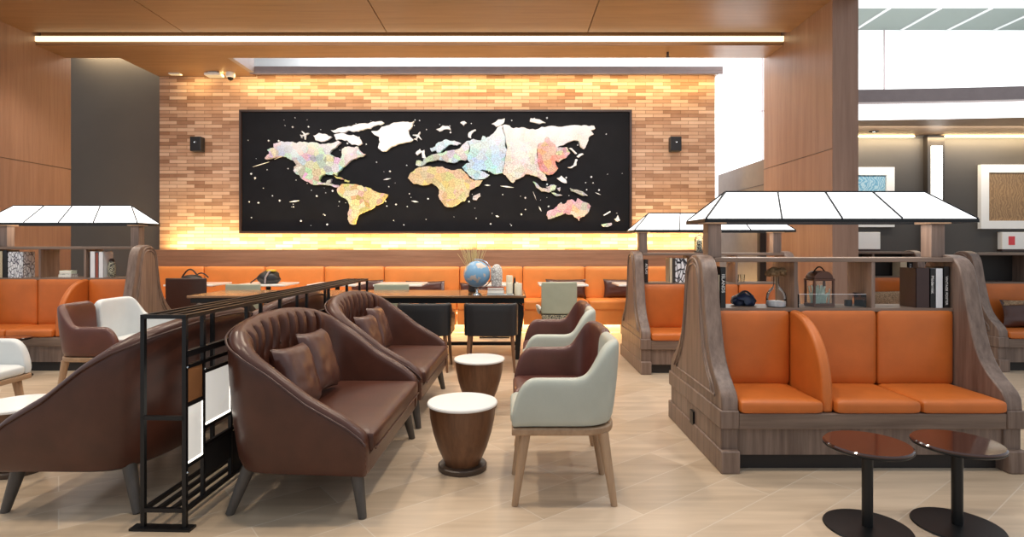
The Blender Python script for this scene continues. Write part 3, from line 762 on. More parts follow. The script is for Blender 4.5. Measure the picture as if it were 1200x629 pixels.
    if canopy:
        for s in (-1, 1):
            e = obj('post', bx(s*0.79-0.048, s*0.79+0.048, -0.055, 0.055, Z(1.318), Z(1.565)), 'walnut', t, smooth=False, bevel=0.004)
            obj('post_cap', bx(s*0.79-0.075, s*0.79+0.075, -0.08, 0.08, Z(1.556), Z(1.572)), 'oak_flat', e, smooth=False)
        zb, zt = Z(1.585), Z(1.785); hw, hd, rw, cx = 0.925, 0.215, 0.715, dx
        fr = B()
        c4 = [(-hw, -hd), (hw, -hd), (hw, hd), (-hw, hd)]
        for (ax, ay), (bx_, by_) in zip(c4, c4[1:]+c4[:1]): bar(fr, (ax+cx, ay, zb-0.012), (bx_+cx, by_, zb-0.012), 0.016, 0.026)
        xs = [-hw, -0.41, 0.0, 0.41, hw]; xt = [-rw, -0.34, 0.0, 0.34, rw]
        for a, b_ in zip(xs, xt):
            for s in (-1, 1): bar(fr, (a+cx, s*hd, zb+0.003), (b_+cx, 0, zt+0.003), 0.011, 0.009)
        bar(fr, (-rw+cx, 0, zt+0.003), (rw+cx, 0, zt+0.003), 0.010, 0.010)
        cf = obj('canopy_frame', fr, 'black_metal', t, smooth=False)
        for s in (-1, 1):
            for k in range(4):
                bm = B(); th = 0.004
                v = [(xs[k]+cx, s*hd, zb), (xs[k+1]+cx, s*hd, zb), (xt[k+1]+cx, 0, zt), (xt[k]+cx, 0, zt)]
                lo = [bm.verts.new(Vector(p)-Vector((0, 0, th))) for p in v]; hi = [bm.verts.new(p) for p in v]
                bm.faces.new(lo[::-1]); bm.faces.new(hi)
                for i in range(4): bm.faces.new((lo[i], lo[(i+1) % 4], hi[(i+1) % 4], hi[i]))
                obj('light_panel', bm, 'canopy_light', cf, smooth=False)
            bm = B(); th = 0.004
            v = [(s*hw+cx, -hd, zb), (s*hw+cx, hd, zb), (s*rw+cx, 0, zt)]
            lo = [bm.verts.new(Vector(p)-Vector((0, 0, th))) for p in v]; hi = [bm.verts.new(p) for p in v]
            bm.faces.new(lo[::-1]); bm.faces.new(hi)
            for i in range(3): bm.faces.new((lo[i], lo[(i+1) % 3], hi[(i+1) % 3], hi[i]))
            obj('light_panel', bm, 'canopy_light', cf, smooth=False)
    return t
B1Y = 4.16; B1X = 2.225
b1 = bank('booth_bank', 'nearest orange booth bank at right, under the big white hipped light canopy', (B1X, B1Y, 0), dx=0.02)
so = obj('socket', bx(-0.945, -0.93, -0.05, 0.02, 0.13, 0.225), 'black_metal', b1, smooth=False)
b2 = bank('booth_bank', 'middle orange booth bank behind the nearest one, its canopy against the brick', (2.34, 6.90, 0), dx=0.0)
b5 = bank('booth_bank', 'orange booth bank at the far left under a white canopy, beside the grey wall', (-5.32, 7.02, 0), mirror=-1, zs=1.055)
b3 = bank('booth_bank', 'short far booth bank without canopy under the blue picture', (5.08, 8.3, 0), half=0.56, canopy=False, seats=(0.56, 0.56), back_panel=True)
b4 = bank('booth_bank', 'orange booth bank without canopy at the right edge below the brown picture', (6.42, 7.03, 0), half=0.9, canopy=False, seats=(0.9, 0.9), back_panel=True)
area('bank_lamp', (B1X, B1Y, 1.56), (0, 0, 0), 1.4, 0.2, 4, (1, 0.93, 0.82))
area('bank_lamp', (2.34, 6.9, 1.56), (0, 0, 0), 1.4, 0.2, 4, (1, 0.9, 0.75))
area('bank_lamp', (-5.32, 7.02, 1.65), (0, 0, 0), 1.4, 0.2, 4, (1, 0.85, 0.65))

# ================================================================== SHELF OBJECTS
def book(px0, px1, pyt, base, Y, mat, label, depth=0.17, zt=None, parent_group='books on the booth shelves', title=None, tmat='speck_white'):
    x0, x1 = PX(px0, Y), PX(px1, Y); h = (PZ(pyt, Y)-base) if zt is None else zt
    t = thing('book', label, 'book', ((x0+x1)/2, Y, base), 0, parent_group)
    w = (x1-x0)/2
    bm = B(); c = 0.003
    box(bm, -w, w, 0, c, 0, h); box(bm, -w, -w+c, 0, depth, 0, h); box(bm, w-c, w, 0, depth, 0, h)
    obj('cover', bm, mat, t, smooth=False)
    obj('pages', bx(-w+c, w-c, c, depth-0.004, 0.004, h-0.004), 'page_white', t, smooth=False)
    if title: text(title, h*(0.70 if len(title) > 9 else 0.45), tmat, t, (0, -0.001, h*(0.42 if len(title) > 9 else 0.6)), (PI/2, PI/2, 0), 'title_lettering', 0.0008)
    return t
s1 = 0.970
YS = B1Y-0.135
book(841.5, 843.6, 322, s1, YS, 'book_cream', 'thin cream book against the left end of the nearest booth shelf')
book(844.2, 850.5, 313, s1, YS, 'book_black', 'black book with white marks at the left end of the nearest booth shelf', title='ISLANDS')
book(1073.5, 1089.5, 314, s1, YS, 'book_brown', 'thick dark brown book at the right of the nearest booth shelf')
book(1090, 1095.5, 315, s1, YS, 'book_black', 'thin black book between the thick brown book and the white book', title='Modernist')
book(1096.3, 1105.0, 314.5, s1, YS, 'book_white', 'plain white book among the dark books on the nearest booth shelf')
book(1105.8, 1112.5, 312.5, s1, YS, 'book_black', 'black book with bold white title beside the right booth end', title='VINTAGE POSTER')
# bottle vase with dried flower
t = thing('glass_bottle', 'clear glass bottle of white sand holding a dried brown flower head', 'vase', (PX(909.5, 4.09), 4.09, s1), 0)
prof = [(0.0, 0.002), (0.060, 0.003), (0.067, 0.012), (0.068, 0.06), (0.062, 0.095), (0.042, 0.125), (0.022, 0.145), (0.018, 0.165), (0.017, 0.215), (0.021, 0.222)]
obj('body', lathe(B(), prof, 36), 'clear_glass', t)
obj('sand', lathe(B(), [(0.062, 0.006), (0.064, 0.03), (0.062, 0.042), (0.03, 0.046)], 32), 'white_sand', t)
obj('stem', rod(B(), (0, 0, 0.04), (0.004, 0, 0.24), 0.004), 'dry_flower', t)
bm = B()
for i in range(70):
    a = random.uniform(0, 2*PI); r = 0.062*math.sqrt(random.random())
    uvs(bm, random.uniform(0.012, 0.021), (r*math.cos(a), r*math.sin(a)*0.8, 0.252+random.uniform(-0.018, 0.02)-r*0.2), (1, 1, .8), 8, 6)
obj('flower_head', bm, 'dry_flower', t)
# crumpled dark blue cap
t = thing('cloth_bag', 'small crumpled dark blue bag lying on the shelf left of the glass bottle', 'bag', (PX(871, 4.2), 4.2, s1), 0)
bm = uvs(B(), 0.09, (0, 0, 0.035), (1, 0.75, 0.62), 32, 20)
for v in bm.verts:
    v.co += v.normal*0 if False else Vector((1, 1, 1))*0.02*noise.noise(v.co*22)
    if v.co.z < 0: v.co.z = 0
obj('body', bm, 'navy_cloth', t)
obj('strap', tube(B(), [(-0.08+0.16*k/12, -0.03, 0.03+0.075*math.sin(PI*k/12)) for k in range(13)], 0.007), 'black_leather', t)
# lantern
t = thing('lantern', 'dark wooden arched lantern filled with pale green paper strips', 'lantern', (PX(960, 4.145), 4.145, s1), 0.12)
bm = B(); w = 0.072
box(bm, -w-0.008, w+0.008, -w*.8, w*.8, 0, 0.022)
for sx in (-1, 1):
    for sy in (-1, 1): box(bm, sx*w-0.007, sx*w+0.007, sy*0.05-0.007, sy*0.05+0.007, 0.02, 0.185)
box(bm, -w-0.008, w+0.008, -0.06, 0.06, 0.183, 0.198)
arch = [(w*math.cos(PI*k/14), 0.198+0.055*math.sin(PI*k/14)) for k in range(15)]
prism(bm, arch, 'y', -0.052, 0.052)
obj('housing', bm, 'lantern_wood', t, bevel=0.002)
bm = B(); box(bm, -w, w, -0.051, -0.049, 0.02, 0.185); box(bm, -w, w, 0.049, 0.051, 0.02, 0.185)
obj('glass_pane', bm, 'clear_glass', t, smooth=False)
obj('carry_handle', tube(B(), [(-0.05+0.10*k/10, 0, 0.235+0.045*math.sin(PI*k/10)) for k in range(11)], 0.005), 'black_metal', t)
bm = B()
for k in range(60):
    x = random.uniform(-0.05, 0.055); y_ = random.uniform(-0.035, 0.035); a = random.uniform(-0.6, 0.6)
    bar(bm, (x, y_, 0.022), (max(-0.062, min(0.062, x+0.1*math.sin(a))), y_, 0.022+random.uniform(0.06, 0.13)), 0.009, 0.002, (0, 1, 0))
o = obj('paper_strips', bm, 'paper_green', t, smooth=False); o['kind'] = 'stuff'
# acrylic guard and small dark cup
Yg = 4.03
t = thing('acrylic_guard', 'low clear acrylic guard standing across the middle shelf bay', 'shelf guard', ((PX(936, Yg)+PX(1015, Yg))/2, Yg, s1), 0)
gw = (PX(1015, Yg)-PX(936, Yg))/2
bm = B(); box(bm, -gw, gw, -0.0015, 0.0015, 0, 0.095); box(bm, -gw, -gw+0.003, 0.0015, 0.16, 0, 0.095); box(bm, gw-0.003, gw, 0.0015, 0.16, 0, 0.095)
obj('sheet', bm, 'clear_glass', t, smooth=False)
obj('top_edge', bx(-gw, gw, -0.002, 0.002, 0.0935, 0.096), 'book_white', t, smooth=False)
t = thing('candle_cup', 'small dark candle cup behind the clear acrylic guard', 'candle', (PX(994, 4.17), 4.17, s1), 0)
obj('cup', lathe(B(), [(0.022, 0), (0.026, 0.004), (0.026, 0.042), (0.022, 0.042), (0.022, 0.02)], 24), 'black_leather', t)
obj('wax', lathe(B(), [(0.02, 0.022), (0.02, 0.03)], 20), 'candle_wax', t)
# middle bank
Y2 = 6.90-0.135
book(755.5, 759.5, 304, s1, Y2, 'book_black', 'black book with white marks at the left end of the middle booth shelf', title='ATLAS')
book(784.5, 788, 302, s1, Y2, 'book_cream', 'thin cream book beside the zebra patterned book')
book(788.3, 791, 303, s1, Y2, 'dark_wall', 'thin dark grey book beside the zebra patterned book')
book(791.3, 805, 302.5, s1, Y2, 'zebra_print', 'thick white book with black zebra pattern on the middle booth shelf')
t = thing('glass_dome', 'glass dome jar of black and white marbles on top of the middle booth', 'glass dome', (PX(819.5, 6.9), 6.9, 1.318), 0)
obj('base', lathe(B(), [(0.062, 0), (0.062, 0.012)], 24), 'dark_brown', t)
obj('dome', lathe(B(), [(0.055, 0.012), (0.055, 0.15), (0.045, 0.19), (0.02, 0.215), (0.004, 0.22)], 28), 'clear_glass', t)
obj('filling', lathe(B(), [(0.036, 0.014), (0.038, 0.06), (0.032, 0.15), (0.014, 0.165)], 24), 'weave', t)
# glassware behind (between the banks)
for k, (px, lab) in enumerate(((863, 'left small drinking glass on the middle booth shelf seen above the blue bag'), (870, 'right small drinking glass on the middle booth shelf seen above the blue bag'))):
    o = obj('drinking_glass', lathe(B(), [(0.02, 0), (0.022, 0.003), (0.028, 0.09), (0.026, 0.09), (0.02, 0.006)], 20), 'clear_glass', loc=(PX(px, 6.9), 6.9, s1)); tag(o, lab, 'glass', 'drinking glasses on the middle booth')
# left bank
sl = 0.970*1.055; YL = 7.02-0.135
G = 'books on the booth shelves'
book(-3, 3, 294, sl, YL, 'book_cream', 'cream book cut by the left edge of the picture on the far left booth')
book(3.5, 8.5, 293, sl, YL, 'book_black', 'black book left of the branch patterned book on the far left booth')
book(9, 27, 295, sl, YL, 'branch_print', 'thick white book with dark branch pattern on the far left booth')
book(105.5, 111.5, 294.5, sl, YL, 'book_white', 'left one of two white books on the far left booth shelf')
book(111.7, 115.3, 296, sl, YL, 'book_red', 'dark red book between two white books on the far left booth')
book(115.5, 121, 295, sl, YL, 'book_white', 'right one of two white books on the far left booth shelf')
t = thing('marble_jar', 'brown and cream mottled jar beside the white books on the far left booth', 'jar', (PX(131, 6.96), 6.96, sl), 0)
obj('body', lathe(B(), [(0.030, 0), (0.040, 0.03), (0.042, 0.12), (0.034, 0.17), (0.024, 0.19)], 24), 'weave', t)
obj('lid', lathe(B(), [(0.028, 0.19), (0.028, 0.21), (0.012, 0.225)], 20), 'dark_brown', t)
for k, (dz, m_, lab) in enumerate(((0, 'marbled', 'lower of two small grey books lying flat on the far left booth'), (0.042, 'paper_green', 'upper of two small books lying flat on the far left booth'))):
    t = thing('book', lab, 'book', (PX(80, 6.95), 6.95, sl+dz), 0.1*k, 'flat books on the far left booth')
    obj('cover', bx(-0.075+0.01*k, 0.075-0.01*k, -0.055, 0.055, 0, 0.04), m_, t, smooth=False)
    obj('pages', bx(-0.07+0.01*k, 0.07-0.01*k, -0.058, -0.055, 0.006, 0.034), 'page_white', t, smooth=False)
# right far banks
book(1055, 1063, 306, s1, 8.3-0.135, 'book_cream', 'cream book on the short far booth seen over the nearest shelf')
book(1064, 1069.5, 306, s1, 8.3-0.135, 'book_black', 'black book with a white spine stripe on the short far booth', title='MAPS')
o = obj('pillow', pillow_mesh(0.95, 0.32, 0.14, 4), 'brown_pillow', loc=(6.15, 6.735, 0.615), rot=(-0.15, 0, 0))
tag(o, 'long dark brown pillow with a fur band on the booth at the right edge', 'pillow')
oo = obj('fur_band', pillow_mesh(0.94, 0.06, 0.15, 9), 'fur', o, loc=(0, -0.02, 0.12))
o = obj('fur_throw', pillow_mesh(0.92, 0.32, 0.16, 5), 'fur', loc=(4.98, 8.0, 0.62), rot=(-0.12, 0, 0)); tag(o, 'long golden fur pillow on the short far booth', 'pillow')

# ================================================================== BANQUETTE
seam_px = [172, 241, 312, 381, 451, 539, 612.6, 685, 757]
def banquette():
    t = thing('banquette', 'long orange leather banquette running along the foot of the brick wall', 'banquette', (0, 9.7, 0))
    xs = [PX(p, 9.9) for p in seam_px]; xs[0] = PX(187, BW)+0.02; xs[-1] = 3.5
    xs.insert(-1, xs[-2]+1.05)
    for a, b_ in zip(xs, xs[1:]):
        soft_box('backrest', 'banquette_leather', t, a+0.004, b_-0.004, 0.14, 0.265, 0.50, 1.05, 0.03, 0.012, 'y')
        soft_box('seat_cushion', 'banquette_leather', t, a+0.004, b_-0.004, -0.38, 0.16, 0.36, 0.52, 0.035, 0.010)
        o = obj('seat_front', bx(a+0.004, b_-0.004, -0.36, -0.32, 0.13, 0.37), 'banquette_leather', t, smooth=False, bevel=0.01)
    obj('plinth', bx(xs[0], xs[-1], -0.24, 0.2, 0, 0.36), 'oak_flat', t, smooth=False)
    obj('light_strip', bx(xs[0], xs[-1], -0.31, -0.29, 0.30, 0.33), 'cove_light', t, smooth=False)
banquette()
def brown_cushion(px, py, label, sz=(0.62, 0.33), plaid=False):
    Yc = 9.725; o = obj('pillow', pillow_mesh(sz[0], sz[1], 0.13, px), 'brown_pillow', loc=(PX(px, Yc), Yc, 0.535+sz[1]/2), rot=(-0.16, 0, 0))
    tag(o, label, 'pillow', 'brown pillows on the banquette')
    if plaid: obj('edge_trim', pillow_mesh(0.05, sz[1]*0.96, 0.10, px+1), 'plaid', o, loc=(sz[0]/2-0.03, -0.005, 0))
brown_cushion(663, 338, 'brown leather pillow behind the high sage chair on the banquette', (0.68, 0.31))
brown_cushion(728, 338, 'brown leather pillow at the right end of the banquette beside the booth', (0.60, 0.31))
brown_cushion(498, 338, 'brown pillow with plaid edge on the banquette left of the globe', (0.66, 0.28), True)
brown_cushion(556, 338, 'dark brown pillow behind the globe on the banquette', (0.5, 0.25))
brown_cushion(430, 338, 'brown striped pillow above the end of the black metal divider', (0.55, 0.3), True)

# banquette tables
def cafe_table(label, first=None):
    t = thing('cafe_table', label, 'table', group='white topped tables at the banquette')
    obj('tabletop', bx(-0.37, 0.37, -0.31, 0.31, 0.79, 0.82), 'marble', t, smooth=False, bevel=0.008)
    obj('stem', rod(B(), (0, 0, 0.02), (0, 0, 0.78), 0.035, n=16), 'black_metal', t)
    obj('base', bx(-0.23, 0.23, -0.23, 0.23, 0, 0.02), 'black_metal', t, smooth=False, bevel=0.005)
    obj('spider', bx(-0.25, 0.25, -0.03, 0.03, 0.77, 0.79), 'black_metal', t, smooth=False)
    return t
tabs = [(232, 'white table at the banquette nearest the left booth'), (314, 'white table under the black backpack'), (395, 'white table behind the far end of the black divider'),
        (470, 'white table behind the second low sage chair'), (580, 'white table on the banquette side behind the globe'), (659, 'white table in front of the high sage chair'), (749, 'white table at the right end of the banquette')]
proto = cafe_table(tabs[0][1])
for i, (px, lab) in enumerate(tabs):
    o = proto if i == 0 else copy_tree(proto)
    place(o, (PX(px, 9.0), 9.02, 0), 0, lab)
# dining chairs with back to us
def dining_chair(label, mat, legm='oak', z_back=0.86, w=0.50, seatmat=None):
    t = thing('dining_chair', label, 'chair', group='dining chairs at the banquette tables')
    # facing +y ; slightly curved upright back at -y
    bm = B(); n = 10
    fr, bk = [], []
    for i in range(n+1):
        u = 2*i/n-1; yy = -0.24+0.045*u*u
        fr.append((u*w/2*0.97, yy)); bk.append((u*w/2, yy-0.045))
    prism(bm, bk+fr[::-1], 'z', 0.46, z_back)
    obj('backrest', bm, mat, t, bevel=0.016, seg=3)
    soft_box('seat', seatmat or mat, t, -w/2, w/2, -0.22, 0.24, 0.42, 0.50, 0.03, 0.01)
    obj('seat_frame', bx(-w/2+0.02, w/2-0.02, -0.20, 0.22, 0.39, 0.425), legm, t, smooth=False)
    for sx in (-1, 1):
        for sy in (-1, 1):
            obj('leg', rod(B(), (sx*(w/2-0.05), sy*0.18, 0.40), (sx*(w/2-0.015), sy*0.235, 0), 0.022, 0.013, 12), legm, t)
    return t
c = dining_chair('low sage green chair back at the white table left of the black divider end', 'sage_cloth'); place(c, (PX(295, 8.5), 8.45, 0), 0, c['label'])
c2 = copy_tree(c); place(c2, (PX(463.5, 8.5), 8.45, 0), 0, 'sage green chair back showing over the long table left of the globe')
c3 = dining_chair('high sage green chair with black woven seat under its back, right of the long table', 'sage_cloth', 'oak', 0.90, 0.50, 'black_leather')
obj('woven_band', bx(-0.235, 0.235, -0.285, -0.262, 0.38, 0.45), 'weave', c3, smooth=False)
for s in (-1, 1):
    obj('arm_loop', tube(B(), [(s*0.25, -0.22, 0.52), (s*0.285, -0.15, 0.56), (s*0.295, 0.0, 0.55), (s*0.28, 0.1, 0.48), (s*0.25, 0.12, 0.43)], 0.022, 10), 'white_leather', c3)
place(c3, (PX(653.5, 8.3), 8.25, 0), 0, c3['label'])
c4 = dining_chair('dark brown chair with light legs in front of the right banquette end', 'dark_brown', 'oak', 0.87, 0.48); place(c4, (PX(750, 8.6), 8.45, 0), 1.25, c4['label'])
c5 = dining_chair('dark brown chair back beside the left booth under the handbag', 'dark_brown', 'dark_brown', 0.95, 0.56); place(c5, (PX(220.5, 8.2), 8.35, 0), 0.06, c5['label'])
# handbag and backpack on tables
t = thing('handbag', 'black handbag with looped handles on the leftmost banquette table', 'bag', (PX(226, 8.95), 8.93, 0.82), 0)
bm = uvs(B(), 0.5, (0, 0, 0.06), (0.34, 0.2, 0.16), 24, 14)
for v in bm.verts: v.co.z = max(v.co.z, 0)
obj('body', bm, 'black_leather', t)
obj('handle', tube(B(), [(-0.16+0.26*k/12, 0, 0.09+0.13*math.sin(PI*k/12)) for k in range(13)], 0.012), 'black_leather', t)
obj('handle', tube(B(), [(0.0+0.22*k/12, 0.06, 0.09+0.07*math.sin(PI*k/12)) for k in range(13)], 0.010), 'black_leather', t)
t = thing('backpack', 'black backpack with a yellow tab lying on a white table', 'bag', (PX(315.5, 8.95), 8.95, 0.82), 0)
bm = uvs(B(), 0.5, (0, 0, 0.08), (0.34, 0.24, 0.24), 24, 16)
for v in bm.verts:
    v.co += Vector((1, 1, 1))*0.02*noise.noise(v.co*12); v.co.z = max(v.co.z, 0)
obj('body', bm, 'black_leather', t)
obj('strap', tube(B(), [(-0.01, -0.13, 0.01), (0.0, -0.14, 0.10), (0.03, -0.09, 0.18), (0.05, 0, 0.21)], 0.014), 'ledge_grey', t)
obj('strap', tube(B(), [(-0.10, -0.02, 0.14), (-0.2, -0.02, 0.07), (-0.28, -0.02, 0.012)], 0.010), 'black_leather', t)
obj('yellow_tab', bx(-0.02, 0.10, -0.06, 0.03, 0.182, 0.215), 'yellow_cloth', t, smooth=False, bevel=0.008)

# ================================================================== LONG TABLE
def long_table():
    x0, x1 = -3.95, 0.17
    t = thing('communal_table', 'long wooden communal table with black apron behind the sofas, carrying the globe', 'table', (0, 7.5, 0))
    obj('tabletop', bx(x0, x1, -0.46, 0.46, 0.765, 0.795), 'table_wood', t, smooth=False, bevel=0.006)
    obj('apron', bx(x0+0.03, x1-0.02, -0.43, 0.43, 0.70, 0.765), 'black_metal', t, smooth=False, bevel=0.01)
    for xe in (x1-0.10, -1.1, -2.6, x0+0.15):
        for s in (-1, 1):
            bm = B()
            pts = [(0.0, 0.70), (0.07, 0.66), (0.075, 0.55), (0.045, 0.3), (0.02, 0.0), (-0.03, 0.0), (-0.02, 0.35), (-0.03, 0.6), (-0.05, 0.70)]
            prism(bm, [(xe+px_, pz) for px_, pz in pts], 'y', s*0.33-0.035, s*0.33+0.035)
            obj('leg', bm, 'black_metal', t, smooth=False)
    obj('stretcher', bx(x0+0.12, x1-0.12, -0.03, 0.03, 0.12, 0.16), 'black_metal', t, smooth=False)
    for xe in (x1-0.10, x0+0.15): obj('cross_rail', bx(xe-0.02, xe+0.02, -0.3, 0.3, 0.12, 0.16), 'black_metal', t, smooth=False)
long_table()
TZ = 0.795
# globe
Yg = 7.22
t = thing('globe', 'blue desk globe on a chrome foot standing on the long table', 'globe', (PX(559, Yg), Yg, TZ))
obj('foot', lathe(B(), [(0.065, 0), (0.06, 0.012), (0.02, 0.022), (0.014, 0.06), (0.03, 0.075)], 28), 'chrome', t)
obj('sphere', uvs(B(), 0.165, (0, 0, 0.255), (1, 1, 1), 40, 24), 'globe_print', t)
obj('meridian', tube(B(), [(0.185*math.cos(a), 0, 0.255+0.185*math.sin(a)) for a in [math.radians(-100+200*k/24) for k in range(25)]], 0.006), 'chrome', t)
# dried grass in a pot behind
Yp = 7.62
t = thing('grass_pot', 'pot of thin dried grass standing behind the globe', 'plant', (PX(555, Yp), Yp, TZ))
obj('pot', lathe(B(), [(0.05, 0), (0.07, 0.01), (0.075, 0.12), (0.068, 0.12), (0.06, 0.10)], 24), 'black_leather', t)
bm = B()
for k in range(46):
    a = random.uniform(0, 2*PI); s = random.uniform(0.02, 0.22)
    tube(bm, [(0.03*math.cos(a), 0.03*math.sin(a), 0.11), (0.5*s*math.cos(a), 0.5*s*math.sin(a), 0.35), (s*math.cos(a), s*math.sin(a), random.uniform(0.48, 0.66))], 0.0034, 4)
obj('blades', bm, 'straw', t)
# books on the table
Yb = 7.15
def flat_book(px, z, w, h, mat, label, rz=0, th=0.05):
    t = thing('book', label, 'book', (PX(px, Yb), Yb+0.02, TZ+z), rz, 'books lying on the long table')
    obj('cover', bx(-w/2, w/2, -h/2, h/2, 0, th), mat, t, smooth=False, bevel=0.003)
    obj('pages', bx(-w/2+0.004, w/2-0.004, -h/2-0.002, -h/2, 0.006, th-0.006), 'page_white', t, smooth=False)
flat_book(586.5, 0.0, 0.33, 0.24, 'chrome', 'thin grey tray book lowest of the stack right of the globe', 0, 0.022)
flat_book(581, 0.0225, 0.20, 0.16, 'page_white', 'white book in the middle of the stack right of the globe', 0, 0.04)
flat_book(581, 0.063, 0.20, 0.16, 'book_red', 'dark red book on top of the stack right of the globe', 0.0, 0.035)
t = thing('marbled_vase', 'tall marbled vase with rounded top on the book stack right of the globe', 'vase', (PX(582, Yb), Yb+0.02, TZ+0.0985))
obj('body', lathe(B(), [(0.045, 0), (0.06, 0.01), (0.072, 0.10), (0.072, 0.19), (0.06, 0.24), (0.035, 0.268)], 28), 'marbled', t)
obj('stopper', lathe(B(), [(0.035, 0.262), (0.03, 0.275), (0.01, 0.28)], 20), 'marble', t)
def candle(px, Y, z, r, h, label):
    t = thing('candle', label, 'candle', (PX(px, Y), Y, TZ+z), 0, 'cream candles on the long table')
    obj('wax', lathe(B(), [(r, 0), (r, h-0.008), (r-0.006, h), (0.012, h-0.006)], 24), 'candle_wax', t)
    obj('wick', rod(B(), (0, 0, h-0.008), (0, 0, h+0.012), 0.002, n=6), 'black_metal', t)
candle(597, 7.37, 0, 0.042, 0.23, 'tall cream candle beside the book stack')
candle(597, 7.12, 0.0235, 0.040, 0.13, 'middle cream candle on the grey tray book')
candle(607.3, 7.15, 0, 0.046, 0.145, 'short cream candle nearest the right end of the long table')
t = thing('wine_carafe', 'small dark bottle behind the candles on the long table', 'bottle', (PX(603, 7.5), 7.5, TZ))
obj('body', lathe(B(), [(0.03, 0), (0.035, 0.01), (0.035, 0.10), (0.014, 0.14), (0.012, 0.19)], 20), 'black_leather', t)
obj('cap', lathe(B(), [(0.014, 0.19), (0.014, 0.205)], 14), 'gold_metal', t)

# black low-back chairs on our side
def black_chair():
    t = thing('tub_dining_chair', 'x', 'chair', group='black chairs along the long table')
    path = upath(0.60, 0.52, 0.26, 6, 22, 5.0)
    def top(x, y, i): return 0.62+0.145*sstep(-0.12, 0.16, y)
    obj('back_shell', ushell(path, top, 0.41, 0.05, 0.01), 'black_leather', t)
    ins = [(x*0.90, y*0.90) for x, y, _, _ in path]
    obj('seat', rounded_slab(B(), ins, 0.40, 0.50, 0.015, 0.01), 'black_leather', t)
    for sx in (-1, 1):
        for sy in (-1, 1): obj('leg', rod(B(), (sx*0.235, sy*0.19, 0.42), (sx*0.265, sy*0.225, 0), 0.023, 0.013, 12), 'chair_leg_wood', t)
    return t
labs = ['black low chair at the right end of the long table', 'black low chair second from the right end of the long table', 'black low chair at the long table, mostly behind the far brown sofa',
        'black low chair at the long table behind the nearest brown sofa', 'black low chair at the left end of the long table behind the divider']
proto = black_chair()
for i, lab in enumerate(labs):
    o = proto if i == 0 else copy_tree(proto)
    place(o, (-0.235-0.745*i, 6.63, 0), PI, lab)

# ================================================================== SOFAS
def sofa():
    t = thing('tub_sofa', 'x', 'sofa', group='dark brown leather tub sofas')
    W, D = 1.345, 0.80
    zb = 0.215
    path = upath(W, D, 0.30, 20, 170, 3.0)
    ht = [(0, 0.43), (0.03, 0.462), (0.12, 0.52), (0.38, 0.64), (0.62, 0.79), (0.80, 0.885), (0.92, 0.925), (1.0, 0.935)]
    def top(x, y, i):
        u = (y+D/2)/D
        h = interp(ht, u)
        if y > 0: h += 0.065*(1-min(1, abs(x)/(W/2))**2.2)*sstep(0.0, 0.34, y)
        return h
    def fold(x, y, i, z, zt):
        if y < 0.12 or abs(x) > 0.60: return 0
        f = sstep(0.12, 0.28, y)*(1-sstep(0.50, 0.60, abs(x)))
        d = abs(x/0.125-round(x/0.125))*0.125
        g = sstep(0.76, 0.825, z)*(1-0.6*sstep(0.90, 1.0, z))
        groove = math.exp(-(d/0.016)**2)*sstep(0.775, 0.81, z)*(1-0.75*sstep(0.84, 0.96, z))
        return f*(0.075*groove - 0.022*g*(1-math.exp(-(d/0.02)**2)))
    def thick(x, y, i): return 0.085+0.03*sstep(0.0, 0.3, y)
    sh = obj('shell', ushell(path, top, zb, thick, 0.04, fold, bulge=0.012, bottom_in=0.02, inner_n=14), 'brown_leather', t, subsurf=1)
    # piping along the outer rim
    pp = []
    for i, (x, y, nx, ny) in enumerate(path):
        z = top(x, y, i)-0.038; o = 0.04*((z-zb)/0.6)+0.012*math.sin(PI*min(1, max(0, (z-zb)/max(0.05, z+0.038-zb))))*0+0.004
        pp.append((x+nx*o, y+ny*o, max(z, zb+0.03)))
    obj('piping', tube(B(), pp, 0.006, 6), 'brown_piping', sh)
    # buttons
    for k in range(-3, 4):
        x = k*0.125
        o = obj('button', uvs(B(), 0.011, (0, 0, 0), (1, 0.5, 1), 12, 8), 'brown_piping', sh, loc=(x, 0.40-0.085+0.02, 0.80))
    # seat deck and front rail
    ins = []
    yb = D/2-0.30
    outl = [(-W/2+0.075, -D/2+0.01), (W/2-0.075, -D/2+0.01), (W/2-0.085, 0.08), (W/2-0.16, 0.24), (W/2-0.30, 0.31), (-W/2+0.30, 0.31), (-W/2+0.16, 0.24), (-W/2+0.085, 0.08)]
    obj('seat_deck', prism(B(), outl, 'z', zb, 0.33), 'brown_leather', t, bevel=0.015)
    soft_box('seat_cushion', 'brown_leather', t, -W/2+0.082, W/2-0.082, -D/2-0.02, 0.27, 0.325, 0.435, 0.03, 0.012)
    obj('front_piping', tube(B(), [(-W/2+0.10, -D/2-0.021, 0.345), (W/2-0.10, -D/2-0.021, 0.345)], 0.005, 6), 'brown_piping', t)
    for sx in (-1, 1):
        obj('leg', rod(B(), (sx*(W/2-0.10), -D/2+0.08, 0.235), (sx*(W/2-0.055), -D/2+0.035, 0), 0.036, 0.022, 14), 'grey_leg', t)
        obj('leg', rod(B(), (sx*(W/2-0.12), D/2-0.14, 0.235), (sx*(W/2-0.07), D/2-0.06, 0), 0.036, 0.022, 14), 'grey_leg', t)
    return t
def slant(x, y): return x+math.tan(-SLANT)*(y-2.95)
s1_ = sofa()
sofas = [(-1.135, 3.615, PI/2, 'nearest brown tub sofa with two pillows, facing the white topped drum tables'),
         (-1.135, 5.085, PI/2, 'second brown tub sofa with two pillows, behind the nearest sofa'),
         (-2.305, 3.655, -PI/2, 'brown tub sofa left of the black divider, seen from its end, back to the divider'),
         (-2.305, 5.13, -PI/2, 'far brown tub sofa behind the divider, its back rim just showing')]
for i, (x, y, rz, lab) in enumerate(sofas):
    o = s1_ if i == 0 else copy_tree(s1_)
    place(o, (slant(x, y), y, 0), rz+SLANT, lab)
